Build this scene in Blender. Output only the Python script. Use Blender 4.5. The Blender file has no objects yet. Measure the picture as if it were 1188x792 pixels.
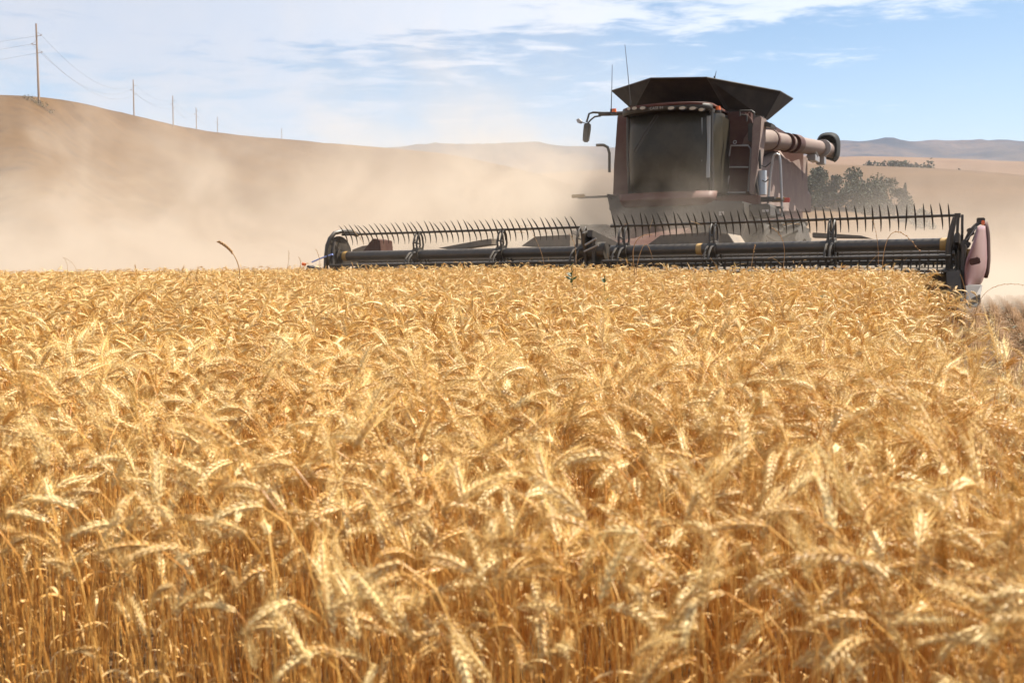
import bpy, math, random
import numpy as np
from mathutils import Vector, Matrix, noise as mnoise

R = math.radians
rnd = random.Random(7)
rng = np.random.default_rng(11)
C = bpy.context.scene.collection
SC = bpy.context.scene

# ------------------------------------------------------------------ camera, sky, sun, exposure
CAM_Z, PITCH, FPX, PW, PH = 1.40, R(-3.18), 1188.0, 1188.0, 792.0
cam_d = bpy.data.cameras.new("camera")
cam = bpy.data.objects.new("camera", cam_d)
C.objects.link(cam)
cam.location = (0, 0, CAM_Z)
cam.rotation_euler = (math.pi / 2 + PITCH, 0, 0)
cam_d.sensor_width = 36
cam_d.lens = 36
cam_d.clip_start = 0.05
cam_d.clip_end = 20000
cam_d.dof.use_dof = True
cam_d.dof.focus_distance = 9.0
cam_d.dof.aperture_fstop = 6.0
SC.camera = cam

SUN_EL, SUN_AZ = R(59), R(22)          # azimuth: angle of the sun's direction from +x towards +y
sdir = Vector((math.cos(SUN_EL) * math.cos(SUN_AZ), math.cos(SUN_EL) * math.sin(SUN_AZ), math.sin(SUN_EL)))
sl = bpy.data.lights.new("sun", 'SUN')
sl.energy = 5.0
sl.angle = R(0.53)
sl.color = (1.0, 0.93, 0.81)
so = bpy.data.objects.new("sun", sl)
C.objects.link(so)
so.rotation_euler = sdir.to_track_quat('Z', 'Y').to_euler()

SC.view_settings.view_transform = 'Standard'
SC.view_settings.look = 'None'
SC.view_settings.exposure = 1.42
SC.view_settings.gamma = 1.0
SC.view_settings.use_curve_mapping = False
SC.render.engine = 'CYCLES'
cy = SC.cycles
cy.max_bounces = 8
cy.diffuse_bounces = 3
cy.glossy_bounces = 3
cy.transmission_bounces = 4
cy.transparent_max_bounces = 8
cy.volume_bounces = 2
cy.volume_step_rate = 0.5
cy.volume_max_steps = 128
cy.use_denoising = True
cy.sample_clamp_indirect = 6.0
cy.use_adaptive_sampling = True
cy.adaptive_threshold = 0.006


def nd(nt, typ, **kw):
    n = nt.nodes.new(typ)
    for k, v in kw.items():
        if isinstance(k, str) and hasattr(n, k):
            setattr(n, k, v)
    return n


def mth(nt, op, a, b=None, c=None, clamp=False):
    n = nt.nodes.new('ShaderNodeMath')
    n.operation = op
    n.use_clamp = clamp
    for i, x in enumerate((a, b, c)):
        if x is None:
            continue
        if isinstance(x, (int, float)):
            n.inputs[i].default_value = x
        else:
            nt.links.new(x, n.inputs[i])
    return n.outputs[0]


def vmth(nt, op, a, b=None, scale=None):
    n = nt.nodes.new('ShaderNodeVectorMath')
    n.operation = op
    for i, x in enumerate((a, b)):
        if x is None:
            continue
        if isinstance(x, (tuple, list)):
            n.inputs[i].default_value = x
        else:
            nt.links.new(x, n.inputs[i])
    if scale is not None:
        if isinstance(scale, (int, float)):
            n.inputs['Scale'].default_value = scale
        else:
            nt.links.new(scale, n.inputs['Scale'])
    return n.outputs['Value'] if op in ('DOT_PRODUCT', 'LENGTH', 'DISTANCE') else n.outputs[0]


def mrange(nt, x, a, b, c=0.0, d=1.0, smooth=True):
    n = nt.nodes.new('ShaderNodeMapRange')
    n.interpolation_type = 'SMOOTHSTEP' if smooth else 'LINEAR'
    for i, v in enumerate((x, a, b, c, d)):
        if isinstance(v, (int, float)):
            n.inputs[i].default_value = v
        else:
            nt.links.new(v, n.inputs[i])
    return n.outputs[0]


def ntex(nt, vec, scale, detail=4, rough=0.55, dist=0.0):
    n = nt.nodes.new('ShaderNodeTexNoise')
    n.inputs['Scale'].default_value = scale
    n.inputs['Detail'].default_value = detail
    n.inputs['Roughness'].default_value = rough
    n.inputs['Distortion'].default_value = dist
    if vec is not None:
        nt.links.new(vec, n.inputs['Vector'])
    return n.outputs['Fac']


def mixc(nt, f, a, b, blend='MIX'):
    n = nt.nodes.new('ShaderNodeMix')
    n.data_type = 'RGBA'
    n.blend_type = blend
    for s, x in (('Factor', f), ('A', a), ('B', b)):
        k = {'Factor': 0, 'A': 6, 'B': 7}[s]
        if isinstance(x, (int, float)):
            n.inputs[k].default_value = x
        elif isinstance(x, (tuple, list)):
            n.inputs[k].default_value = (*x[:3], 1)
        else:
            nt.links.new(x, n.inputs[k])
    return n.outputs[2]


# world: Nishita sky with thin streaks of high cloud
W = bpy.data.worlds.new("World")
SC.world = W
W.use_nodes = True
wt = W.node_tree
wt.nodes.clear()
wout = nd(wt, 'ShaderNodeOutputWorld')
wbg = nd(wt, 'ShaderNodeBackground')
wbg.inputs['Strength'].default_value = 0.05
sky = nd(wt, 'ShaderNodeTexSky')
sky.sky_type = 'NISHITA'
sky.sun_disc = False
sky.sun_elevation = SUN_EL
sky.sun_rotation = math.pi / 2 - SUN_AZ
sky.altitude = 600
sky.air_density = 1.0
sky.dust_density = 1.2
sky.ozone_density = 1.6
tc = nd(wt, 'ShaderNodeTexCoord')
sep = nd(wt, 'ShaderNodeSeparateXYZ')
wt.links.new(tc.outputs['Generated'], sep.inputs[0])
dz = mth(wt, 'ADD', mth(wt, 'MAXIMUM', sep.outputs[2], 0.0), 0.03)
px_ = mth(wt, 'DIVIDE', sep.outputs[0], dz)
py_ = mth(wt, 'DIVIDE', sep.outputs[1], dz)
cmb = nd(wt, 'ShaderNodeCombineXYZ')
wt.links.new(px_, cmb.inputs[0])
wt.links.new(py_, cmb.inputs[1])
cvec = vmth(wt, 'ADD', cmb.outputs[0], (3.1, 1.7, 0.4))
cbig = ntex(wt, vmth(wt, 'MULTIPLY', cvec, (0.42, 0.62, 1)), 1.0, 3, 0.5, 0.4)
cfine = ntex(wt, vmth(wt, 'MULTIPLY', cvec, (1.0, 1.5, 1)), 3.4, 9, 0.62, 0.3)
up = mrange(wt, sep.outputs[2], 0.06, 0.25)
leftm = mrange(wt, sep.outputs[0], 0.16, -0.38)
bands = mth(wt, 'ADD', mth(wt, 'MULTIPLY', cbig, 0.55), mth(wt, 'MULTIPLY', cfine, 0.72))
thr = mth(wt, 'SUBTRACT', 0.70, mth(wt, 'MULTIPLY', leftm, 0.215))
thr = mth(wt, 'SUBTRACT', thr, mth(wt, 'MULTIPLY', mrange(wt, sep.outputs[2], 0.222, 0.258), 0.16))
thr2 = mth(wt, 'ADD', thr, 0.17)
cl = mrange(wt, bands, thr, thr2)
cl = mth(wt, 'MULTIPLY', cl, up)
cl = mth(wt, 'MULTIPLY', cl, 0.74, clamp=True)
hazef = mrange(wt, sep.outputs[2], 0.30, 0.015, 0.0, 0.68)
skyc = mixc(wt, 1.0, sky.outputs[0], (0.85, 1.0, 1.02), 'MULTIPLY')
skyc = mixc(wt, hazef, skyc, (6.2, 6.95, 7.5))
skyc = mixc(wt, cl, skyc, mixc(wt, leftm, (8.2, 8.3, 8.6), (5.5, 5.7, 6.25)))
wt.links.new(skyc, wbg.inputs[0])
wt.links.new(wbg.outputs[0], wout.inputs[0])


# ------------------------------------------------------------------ helpers
def tag(o, label=None, cat=None, group=None, kind=None):
    if label: o['label'] = label
    if cat: o['category'] = cat
    if group: o['group'] = group
    if kind: o['kind'] = kind
    return o


def empty(name, loc=(0, 0, 0), rz=0.0):
    o = bpy.data.objects.new(name, None)
    o.empty_display_size = 0.2
    C.objects.link(o)
    o.location = loc
    o.rotation_euler = (0, 0, rz)
    return o


class MB:
    def __init__(s):
        s.v, s.f, s.m = [], [], []

    def add(s, vs, fs, mi=0):
        b = len(s.v)
        s.v += [tuple(v) for v in vs]
        s.f += [tuple(b + i for i in f) for f in fs]
        s.m += [mi] * len(fs)
        return s

    def box(s, c, d, rot=None, mi=0):
        x, y, z = (k / 2 for k in d)
        vs = [Vector(p) for p in ((-x, -y, -z), (x, -y, -z), (x, y, -z), (-x, y, -z), (-x, -y, z), (x, -y, z), (x, y, z), (-x, y, z))]
        if rot is not None:
            M = Matrix.Rotation(rot[1], 3, rot[0])
            vs = [M @ v for v in vs]
        c = Vector(c)
        return s.add([v + c for v in vs], [(0, 3, 2, 1), (4, 5, 6, 7), (0, 1, 5, 4), (1, 2, 6, 5), (2, 3, 7, 6), (3, 0, 4, 7)], mi)

    def tube(s, pts, r, n=8, cap=True, mi=0, closed=False):
        pts = [Vector(p) for p in pts]
        if isinstance(r, (int, float)): r = [r] * len(pts)
        prev = None
        rings = []
        for i, p in enumerate(pts):
            if closed:
                t = (pts[(i + 1) % len(pts)] - pts[i - 1])
            else:
                t = (pts[min(i + 1, len(pts) - 1)] - pts[max(i - 1, 0)])
            t.normalize()
            if prev is None:
                a = Vector((0, 0, 1)) if abs(t.z) < 0.9 else Vector((1, 0, 0))
                x = t.cross(a).normalized()
            else:
                x = (prev - t * prev.dot(t)).normalized()
            prev = x
            y = t.cross(x)
            rings.append([p + (x * math.cos(2 * math.pi * k / n) + y * math.sin(2 * math.pi * k / n)) * r[i] for k in range(n)])
        vs = [q for g in rings for q in g]
        fs = []
        L = len(rings)
        for i in range(L if closed else L - 1):
            j = (i + 1) % L
            for k in range(n):
                fs.append((i * n + k, i * n + (k + 1) % n, j * n + (k + 1) % n, j * n + k))
        if cap and not closed:
            fs.append(tuple(range(n - 1, -1, -1)))
            fs.append(tuple((L - 1) * n + k for k in range(n)))
        return s.add(vs, fs, mi)

    def cyl(s, a, b, r, n=12, mi=0, r2=None):
        return s.tube([a, b], [r, r if r2 is None else r2], n, True, mi)

    def prism(s, poly, off, mi=0):
        """poly: 3-D points of a flat outline; off: thickness vector."""
        off = Vector(off)
        n = len(poly)
        a = [Vector(p) - off / 2 for p in poly]
        b = [Vector(p) + off / 2 for p in poly]
        fs = [tuple(range(n - 1, -1, -1)), tuple(range(n, 2 * n))]
        fs += [(i, (i + 1) % n, n + (i + 1) % n, n + i) for i in range(n)]
        return s.add(a + b, fs, mi)

    def grid(s, rows, mi=0):
        n = len(rows[0])
        vs = [p for r_ in rows for p in r_]
        fs = [(i * n + k, i * n + k + 1, (i + 1) * n + k + 1, (i + 1) * n + k) for i in range(len(rows) - 1) for k in range(n - 1)]
        return s.add(vs, fs, mi)

    def build(s, name, mat, parent=None, smooth=False, bevel=0.0, solid=0.0, loc=None):
        me = bpy.data.meshes.new(name)
        me.from_pydata(s.v, [], s.f)
        for m in (mat if isinstance(mat, (list, tuple)) else [mat]):
            me.materials.append(m)
        if any(s.m):
            me.polygons.foreach_set('material_index', s.m)
        import bmesh
        bm = bmesh.new()
        bm.from_mesh(me)
        bmesh.ops.recalc_face_normals(bm, faces=bm.faces)
        if bevel > 0:
            es = [e for e in bm.edges if len(e.link_faces) == 2 and e.calc_face_angle(0) > 0.6]
            if es:
                bmesh.ops.bevel(bm, geom=es, offset=bevel, segments=2, affect='EDGES', clamp_overlap=True)
        bm.to_mesh(me)
        bm.free()
        o = bpy.data.objects.new(name, me)
        C.objects.link(o)
        if parent is not None: o.parent = parent
        if loc is not None: o.location = loc
        if solid:
            md = o.modifiers.new('solid', 'SOLIDIFY')
            md.thickness = solid
            md.offset = 0
        if smooth:
            me.polygons.foreach_set('use_smooth', [True] * len(me.polygons))
            if smooth != 'full':
                me.set_sharp_from_angle(angle=R(38))
        me.update()
        return o


def mat(name, col, rough=0.5, metal=0.0, dust=0.25, dustcol=(0.42, 0.31, 0.2), nscale=3.0, spec=0.5, coat=0.0, var=0.12):
    m = bpy.data.materials.new(name)
    m.use_nodes = True
    nt = m.node_tree
    b = nt.nodes['Principled BSDF']
    t = nd(nt, 'ShaderNodeTexCoord')
    f1 = ntex(nt, t.outputs['Object'], nscale, 6, 0.65)
    f2 = ntex(nt, t.outputs['Object'], nscale * 9, 4, 0.6)
    base = mixc(nt, mth(nt, 'MULTIPLY', f2, var * 2), col, tuple(c * 0.55 for c in col))
    d = mrange(nt, mth(nt, 'ADD', mth(nt, 'MULTIPLY', f1, 0.75), mth(nt, 'MULTIPLY', f2, 0.25)), 0.36, 0.68, dust * 0.35, dust)
    base = mixc(nt, d, base, dustcol)
    nt.links.new(base, b.inputs['Base Color'])
    b.inputs['Metallic'].default_value = metal
    nt.links.new(mth(nt, 'ADD', rough, mth(nt, 'MULTIPLY', d, 0.45), clamp=True), b.inputs['Roughness'])
    b.inputs['Specular IOR Level'].default_value = spec
    b.inputs['Coat Weight'].default_value = coat
    return m


M_red = mat('red_paint', (0.062, 0.009, 0.008), 0.55, 0, 0.12, spec=0.25)
M_dred = mat('dark_red_paint', (0.045, 0.008, 0.007), 0.55, 0, 0.12, spec=0.25)
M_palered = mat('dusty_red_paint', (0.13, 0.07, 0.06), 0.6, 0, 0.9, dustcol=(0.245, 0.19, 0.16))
M_shield = mat('shield_paint', (0.22, 0.075, 0.078), 0.3, 0, 0.7, dustcol=(0.36, 0.24, 0.235), coat=0.3)
M_black = mat('black_metal', (0.014, 0.013, 0.012), 0.45, 0.0, 0.12)
M_black2 = mat('black_plastic', (0.011, 0.011, 0.011), 0.55, 0, 0.10)
M_hopper = mat('hopper_sheet', (0.012, 0.009, 0.008), 0.7, 0, 0.08, spec=0.2)
M_grey = mat('grey_metal', (0.32, 0.32, 0.33), 0.35, 0.6, 0.35)
M_tube = mat('reel_tube_paint', (0.022, 0.022, 0.023), 0.34, 0.0, 0.10)
M_steel = mat('worn_steel', (0.22, 0.21, 0.20), 0.35, 0.7, 0.2)
M_rubber = mat('tyre_rubber', (0.012, 0.0115, 0.011), 0.8, 0, 0.25, dustcol=(0.16, 0.12, 0.08))
M_auger = mat('auger_paint', (0.13, 0.068, 0.054), 0.5, 0, 0.95, dustcol=(0.18, 0.138, 0.112))
M_yellow = mat('yellow_band', (0.30, 0.165, 0.02), 0.55, 0, 0.3)
M_orange = mat('amber_lens', (0.75, 0.14, 0.02), 0.25, 0, 0.1)
M_redlens = mat('red_lens', (0.5, 0.05, 0.03), 0.3, 0, 0.2)
M_lens = mat('lamp_glass', (0.42, 0.36, 0.27), 0.3, 0.0, 0.35)
M_glass = mat('dusty_dark_glass', (0.018, 0.017, 0.012), 0.2, 0, 0.50, dustcol=(0.085, 0.068, 0.045), nscale=1.9, spec=0.22)
M_letter = mat('grey_lettering', (0.30, 0.28, 0.26), 0.5, 0, 0.3)
M_hose = mat('blue_hose', (0.25, 0.35, 0.75), 0.4, 0, 0.1)
M_wood = mat('pole_wood', (0.24, 0.155, 0.11), 0.85, 0, 0.2)
M_wire = mat('cable', (0.12, 0.11, 0.11), 0.5, 0.3, 0.0)
M_belt = mat('draper_belt', (0.02, 0.02, 0.02), 0.7, 0, 0.35)


# ------------------------------------------------------------------ terrain
_gy = np.array([-60, -10, 0, 8, 15, 22, 30, 40, 60, 85, 120, 6000], float)
_gz = np.array([0.0, 0.0, .05, .37, .625, .80, .875, 0.76, 0.1, -1.2, -2.0, -2.0], float)
_yy = np.linspace(-60, 300, 3601)
_zz = np.interp(_yy, _gy, _gz)
_k = np.hanning(41); _k /= _k.sum()
_zz = np.convolve(np.pad(_zz, 20, mode='edge'), _k, 'valid')


def G(x, y):
    """Height of the field's ground."""
    x = np.asarray(x, float); y = np.asarray(y, float)
    z = np.interp(y, _yy, _zz)
    fade = np.clip((90 - y) / 50, 0, 1)
    z = z - (0.014 * np.clip(-x - 1, 0, 40)) * np.clip((y - 8) / 8, 0, 1) * fade
    z = z + 0.02 * np.sin(x * 0.7 + 1.3) * np.sin(y * 0.45) * fade
    return z


def soil_mat(name, c1, c2, c3, scale, rowdir=None, rowscale=5.0, rowamt=0.0, bump=0.0):
    m = bpy.data.materials.new(name)
    m.use_nodes = True
    nt = m.node_tree
    b = nt.nodes['Principled BSDF']
    b.inputs['Roughness'].default_value = 0.95
    b.inputs['Specular IOR Level'].default_value = 0.1
    t = nd(nt, 'ShaderNodeTexCoord')
    o = t.outputs['Object']
    a = ntex(nt, o, scale, 8, 0.6, 0.3)
    f = ntex(nt, o, scale * 14, 6, 0.7)
    col = mixc(nt, mrange(nt, a, 0.36, 0.64), c1, c2)
    col = mixc(nt, mrange(nt, f, 0.45, 0.7), col, c3)
    if rowdir is not None:
        s = vmth(nt, 'DOT_PRODUCT', o, rowdir)
        s = mth(nt, 'ADD', s, mth(nt, 'MULTIPLY', a, 2.0 / rowscale * 3))
        w = mth(nt, 'SINE', mth(nt, 'MULTIPLY', s, rowscale))
        w = mth(nt, 'MULTIPLY', mrange(nt, w, -1, 1), rowamt)
        col = mixc(nt, w, col, tuple(c * 0.6 for c in c1))
    nt.links.new(col, b.inputs['Base Color'])
    if bump:
        bn = nd(nt, 'ShaderNodeBump')
        bn.inputs['Strength'].default_value = 0.6
        bn.inputs['Distance'].default_value = bump
        nt.links.new(f, bn.inputs['Height'])
        nt.links.new(bn.outputs[0], b.inputs['Normal'])
    return m


M_soil = soil_mat('field_soil', (0.085, 0.050, 0.024), (0.12, 0.072, 0.035), (0.05, 0.03, 0.016), 0.6, bump=0.03)
M_hill_l = soil_mat('tilled_hill', (0.066, 0.033, 0.010), (0.095, 0.050, 0.017), (0.042, 0.020, 0.007), 0.02, (0.35, -0.05, 1.0), 0.9, 0.10)
M_hill_r = soil_mat('stubble_slope', (0.115, 0.069, 0.035), (0.085, 0.05, 0.026), (0.10, 0.061, 0.033), 0.010, (0.1, 0.9, 0.8), 0.07, 0.3)
M_hill_pale = soil_mat('pale_slope', (0.15, 0.091, 0.055), (0.115, 0.07, 0.042), (0.135, 0.086, 0.052), 0.012)
M_hill_far = soil_mat('far_scrub', (0.085, 0.057, 0.040), (0.007, 0.011, 0.016), (0.018, 0.018, 0.021), 0.0034)

# ground sheet: polar rings, near to horizon
radii = list(np.linspace(0.6, 60, 90)) + list(np.geomspace(63, 4200, 40))
NA = 160
vs = [(0, 0, float(G(0, 0)))]
for r_ in radii:
    for k in range(NA):
        a = 2 * math.pi * k / NA
        x, y = r_ * math.cos(a), r_ * math.sin(a)
        vs.append((x, y, float(G(x, y))))
fs = [(0, 1 + k, 1 + (k + 1) % NA) for k in range(NA)]
for i in range(len(radii) - 1):
    for k in range(NA):
        fs.append((1 + i * NA + k, 1 + (i + 1) * NA + k, 1 + (i + 1) * NA + (k + 1) % NA, 1 + i * NA + (k + 1) % NA))
mb = MB().add(vs, fs)
ground = mb.build('ground', M_soil, smooth='full')
tag(ground, 'brown soil of the rolling wheat field', kind='structure')


def ray(px, py):
    cx, cy_ = (px - 594) / FPX, (396 - py) / FPX
    return Vector((cx, math.cos(PITCH) - cy_ * math.sin(PITCH), math.sin(PITCH) + cy_ * math.cos(PITCH)))


def px_az(px):
    return (px - 594) / FPX


def skyline(name, tbl, d0, z0, material, label, power=1.3, back=0.5, na=120, nr=34, rough=1.0, wav=0.0):
    """Hillside as real terrain: tbl rows are (azimuth in photo pixels, ridge row in pixels, distance). Foot at distance d0, height z0."""
    px = np.array([t[0] for t in tbl], float)
    P = np.linspace(px[0], px[-1], na)
    def sm(v):
        q = np.interp(P, px, v)
        k = np.hanning(11); k /= k.sum()
        return np.convolve(np.pad(q, 5, mode='edge'), k, 'valid')
    py = sm([t[1] for t in tbl])
    D = np.exp(sm(np.log([t[2] for t in tbl])))
    rows = []
    for i in range(na):
        zr = CAM_Z + (330 - py[i]) / FPX * D[i]
        row = []
        dr = ray(P[i], py[i])
        ta = dr.x / dr.y
        zr = CAM_Z + dr.z / dr.y * D[i]
        for j in range(nr + 10):
            if j <= nr:
                t = j / nr
                d = d0 + (D[i] - d0) * t
                e = z0 + (zr - z0) * (t ** power)
                e += (zr - z0) * 0.05 * math.sin(math.pi * t) * mnoise.noise((P[i] * 0.006, t * 2.0, 3.3)) * 1.5
                nz = mnoise.fractal((ta * d * 0.013, d * 0.013, 0.5), 0.9, 2.1, 5)
                e += rough * nz * min(1, 4 * t) * D[i] * 0.0011
            else:
                t = (j - nr) / 10
                d = D[i] * (1 + back * t)
                e = zr - (zr - z0) * 1.05 * t ** 1.6
            row.append((ta * d, d, e))
        rows.append(row)
    o = MB().grid(rows).build(name, material, smooth='full')
    tag(o, label, kind='structure')
    return o


skyline('distant_hills', [(-500, 176, 2900), (300, 172, 2900), (430, 171, 2700), (530, 165.5, 2700), (600, 166, 2700), (660, 168, 2700), (760, 176, 2800), (840, 174, 2700), (930, 167, 2600),
         (976, 163.5, 2500), (1023, 161.5, 2500), (1067, 162.5, 2600), (1117, 161, 2700), (1147, 163.5, 2500), (1188, 163, 2500), (1300, 158, 2500), (1700, 160, 2600)],
        900, 20, M_hill_far, 'blue hazy hills with dark scrub patches along the horizon', 1.25, na=220, nr=60, rough=3.0)
skyline('middle_slope', [(-200, 260, 900), (480, 215, 900), (640, 200, 900), (820, 190, 900), (930, 182, 900), (1000, 181, 900), (1100, 184, 900), (1188, 187, 880), (1300, 192, 850), (1700, 200, 850)],
        430, 10, M_hill_pale, 'pale tan slope below the distant hills', 1.4, na=120)
skyline('stubble_hill', [(100, 270, 380), (560, 240, 400), (740, 215, 430), (880, 192, 460), (930, 188.5, 480), (1000, 191, 490), (1060, 194, 490), (1120, 198, 480), (1188, 203, 470), (1300, 214, 450), (1600, 240, 420)],
        70, -2.2, M_hill_r, 'tan harvested slope behind the trees', 1.35, na=120)
skyline('tilled_hill', [(-900, 95, 190), (-500, 100, 190), (-100, 110, 190), (0, 110, 195), (45, 112, 200), (100, 121, 270), (155, 134, 340), (200, 145, 407), (230, 151, 480), (280, 157, 560),
         (330, 161.5, 640), (430, 170, 760), (520, 178, 800), (640, 205, 800), (760, 260, 780)],
        62, -1.6, M_hill_l, 'bare brown hillside with power poles along its ridge', 1.25, na=170, rough=0.8)


# ------------------------------------------------------------------ header and combine: shared local frame (u across, v back, z up)
YAW = R(-27.3)
HC = Vector((1.68, 19.2, 0))
HZ = 0.86                      # ground level under the header
cu, su = math.cos(YAW), math.sin(YAW)


def L(px, py, v, dv=0.0):
    """Local point on the plane v = const seen at a pixel of the photograph."""
    d = ray(px, py)
    nv = Vector((-su, cu, 0))
    t = (v - nv.dot(Vector((0, 0, CAM_Z)) - HC)) / nv.dot(d)
    p = Vector((0, 0, CAM_Z)) + d * t - HC
    return Vector((p.x * cu + p.y * su, v + dv, p.z - HZ))


header = tag(empty('harvester_header', (HC.x, HC.y, HZ), YAW),
             'wide black draper header with a toothed reel, held low in front of the combine', 'harvester header')
RA = L(1108, 283.1, 0); LA = L(392, 297.4, 0)
ZT = (RA.z + LA.z) / 2
ULo, UHi = LA.x, RA.x
U672, U705 = L(672, 290, 0).x, L(708, 290, 0).x


def zt(u):   # the reel sags a little to one side as in the photograph
    return LA.z + (RA.z - LA.z) * (u - LA.x) / (RA.x - LA.x)


TUBE_R = 0.10
RB = 0.50                      # reel radius to the bars
NB = 3
ANG = [math.pi / 2 + R(4) + k * 2 * math.pi / NB for k in range(NB)]


def barpos(u, k):
    return Vector((u, -RB * math.cos(ANG[k]) * 1.0, zt(u) + RB * 0.92 * math.sin(ANG[k])))


segs = [(ULo + 0.12, U672 - 0.02), (U705 + 0.02, UHi - 0.03)]
for a, b in segs:
    t_ = MB().tube([(a, 0, zt(a)), (b, 0, zt(b))], TUBE_R, 24).build('reel_tube', M_tube, header, smooth=True)
bands = [(ULo + 0.22, 0.05), (L(812, 285, 0).x, 0.05), (UHi - 0.16, 0.06), (L(705, 285, 0).x + 2.9, 0.02)]
for u, w in bands[:3]:
    MB().tube([(u - w, 0, zt(u)), (u + w, 0, zt(u))], TUBE_R + 0.004, 24).build('yellow_band', M_yellow, header, smooth=True)


def tine(mb, base, k, top=True):
    """One pick-up tine: a flat tapered finger through the bar, tip up and forward on the upper bar."""
    pts = [Vector((0, *q)) for q in ((-.25, .195), (-.175, .150), (-.09, .085), (0, 0), (.055, -.075), (.085, -.15), (.085, -.225))]
    r = [0.003, 0.009, 0.0135, 0.016, 0.014, 0.010, 0.003]
    mb.tube([base + p for p in pts], r, 5)


for si, (a, b) in enumerate(segs):
    bar = MB().tube([barpos(a - 0.03, 0), barpos(b + 0.03, 0)], 0.024, 10).build('reel_bar', M_black, header, smooth=True)
    n = int((b - a) / 0.128)
    proto = MB()
    tine(proto, Vector((0, 0, 0)), 0)
    first = None
    for i in range(n):
        u = a + 0.06 + (b - a - 0.12) * i / (n - 1) + rnd.uniform(-.012, .012)
        if first is None:
            first = proto.build('tine', M_black2, bar, smooth='full')
            o = first
        else:
            o = first.copy(); C.objects.link(o); o.parent = bar
        o.location = barpos(u, 0) + Vector((0, 0, 0))
        o.rotation_euler = (rnd.gauss(0, .06), rnd.gauss(0, .035), rnd.gauss(0, .05))
    for k in (1, 2):
        bar = MB().tube([barpos(a, k), barpos(b, k)], 0.024, 8).build('reel_bar', M_black, header, smooth=True)
        tn = MB()
        dv0, dz0 = -0.10, -0.30
        for i in range(n):
            u = a + 0.06 + (b - a - 0.12) * i / (n - 1)
            p = barpos(u, k)
            if True:             # lower bars: fingers hang into the crop
                tn.tube([p, p + Vector((0, .03, -.10)), p + Vector((0, -.01, -.28))], [.016, .015, .005], 4)
        tag(tn.build('hanging_tines', M_black2, bar), kind='stuff')


def spider(u, w=0.05, big=1.0):
    """Reel bracket: five paired arms with an open loop each, and a hub."""
    m = MB()
    for k in range(NB):
        a = ANG[k]
        d = Vector((0, -math.cos(a), math.sin(a) * 0.92))
        s = Vector((0, d.z, -d.y)).normalized()
        c = Vector((u, 0, zt(u)))
        loop = [c + d * 0.10 + s * 0.10, c + d * 0.24 + s * 0.13, c + d * 0.40 + s * 0.085, c + d * RB, c + d * 0.40 - s * 0.085, c + d * 0.24 - s * 0.13, c + d * 0.10 - s * 0.10]
        m.tube(loop, 0.020 * big, 6)
        m.tube([p + Vector((w * 2.2, 0, 0)) for p in loop], 0.020 * big, 6)
        m.cyl(c + d * 0.26 - s * .11, c + d * 0.26 + s * .11, 0.016, 6)
    m.tube([(u - w, 0, zt(u)), (u + w * 3, 0, zt(u))], TUBE_R + 0.05, 18)
    return m.build('reel_bracket', M_black, header, smooth=True)


for px in (483, 580, 672, 720, 825, 962):
    u = L(px, 290, 0).x
    spider(u, 0.035 if px not in (672, 720) else 0.05)

m = MB()
rs = random.Random(77)
for i in range(70):
    u = rs.uniform(ULo + .3, UHi - .3)
    k = rs.choice((0, 1, 1, 2))
    p = barpos(u, k) + Vector((0, rs.gauss(0, .04), rs.uniform(-.06, .05)))
    a = rs.uniform(0, 6.28)
    d = Vector((math.cos(a), math.sin(a) * .5, rs.gauss(0, .5))) * rs.uniform(.06, .17)
    m.tube([p - d, p + Vector((0, 0, -.02)), p + d + Vector((0, 0, -.06))], .0035, 4)
tag(m.build('caught_straw', mat('caught_straw', (0.42, 0.25, 0.09), 0.7, 0, 0.2), header), kind='stuff')

# central reel support arm and its drive
um = (U672 + U705) / 2
m = MB()
m.box((um - 0.02, 0.55, ZT + 0.22), (0.10, 1.5, 0.13), ('X', R(-8)))
m.box((um + 0.06, 0.0, ZT + 0.0), (0.07, 0.4, 0.5))
m.box((um - 0.12, -0.05, ZT + 0.10), (0.06, 0.34, 0.55), ('X', R(14)))
m.cyl((um - 0.2, 0, ZT), (um + 0.24, 0, ZT), 0.17, 20)
m.build('reel_arm', M_black, header, smooth=True, bevel=0.008)
m = MB()
m.cyl((um - 0.05, -0.34, ZT + 0.10), (um + 0.16, -0.30, ZT + 0.22), 0.022, 10)
m.cyl((um - 0.07, -0.34, ZT - 0.02), (um + 0.20, -0.30, ZT + 0.10), 0.020, 10)
m.build('hydraulic_cylinder', M_steel, header, smooth=True)

# reel end plates
def end_plate(u, t, r):
    m = MB()
    ring = [(u, r * math.cos(a), ZT + r * math.sin(a) * 0.95) for a in np.linspace(0, 2 * math.pi, 33)[:-1]]
    m.prism(ring, (t, 0, 0))
    for k in range(NB):
        a = ANG[k]
        d = Vector((0, -math.cos(a), math.sin(a)))
        m.cyl(Vector((u - t, 0, zt(u))) + d * 0.36, Vector((u + t, 0, zt(u))) + d * 0.36, 0.05, 10)
    m.tube([(u - t * 1.5, 0, zt(u)), (u + t * 1.5, 0, zt(u))], 0.15, 18)
    return m.build('reel_end_plate', M_black, header, smooth=True, bevel=0.006)


end_plate(ULo + 0.04, 0.03, 0.43)

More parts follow.
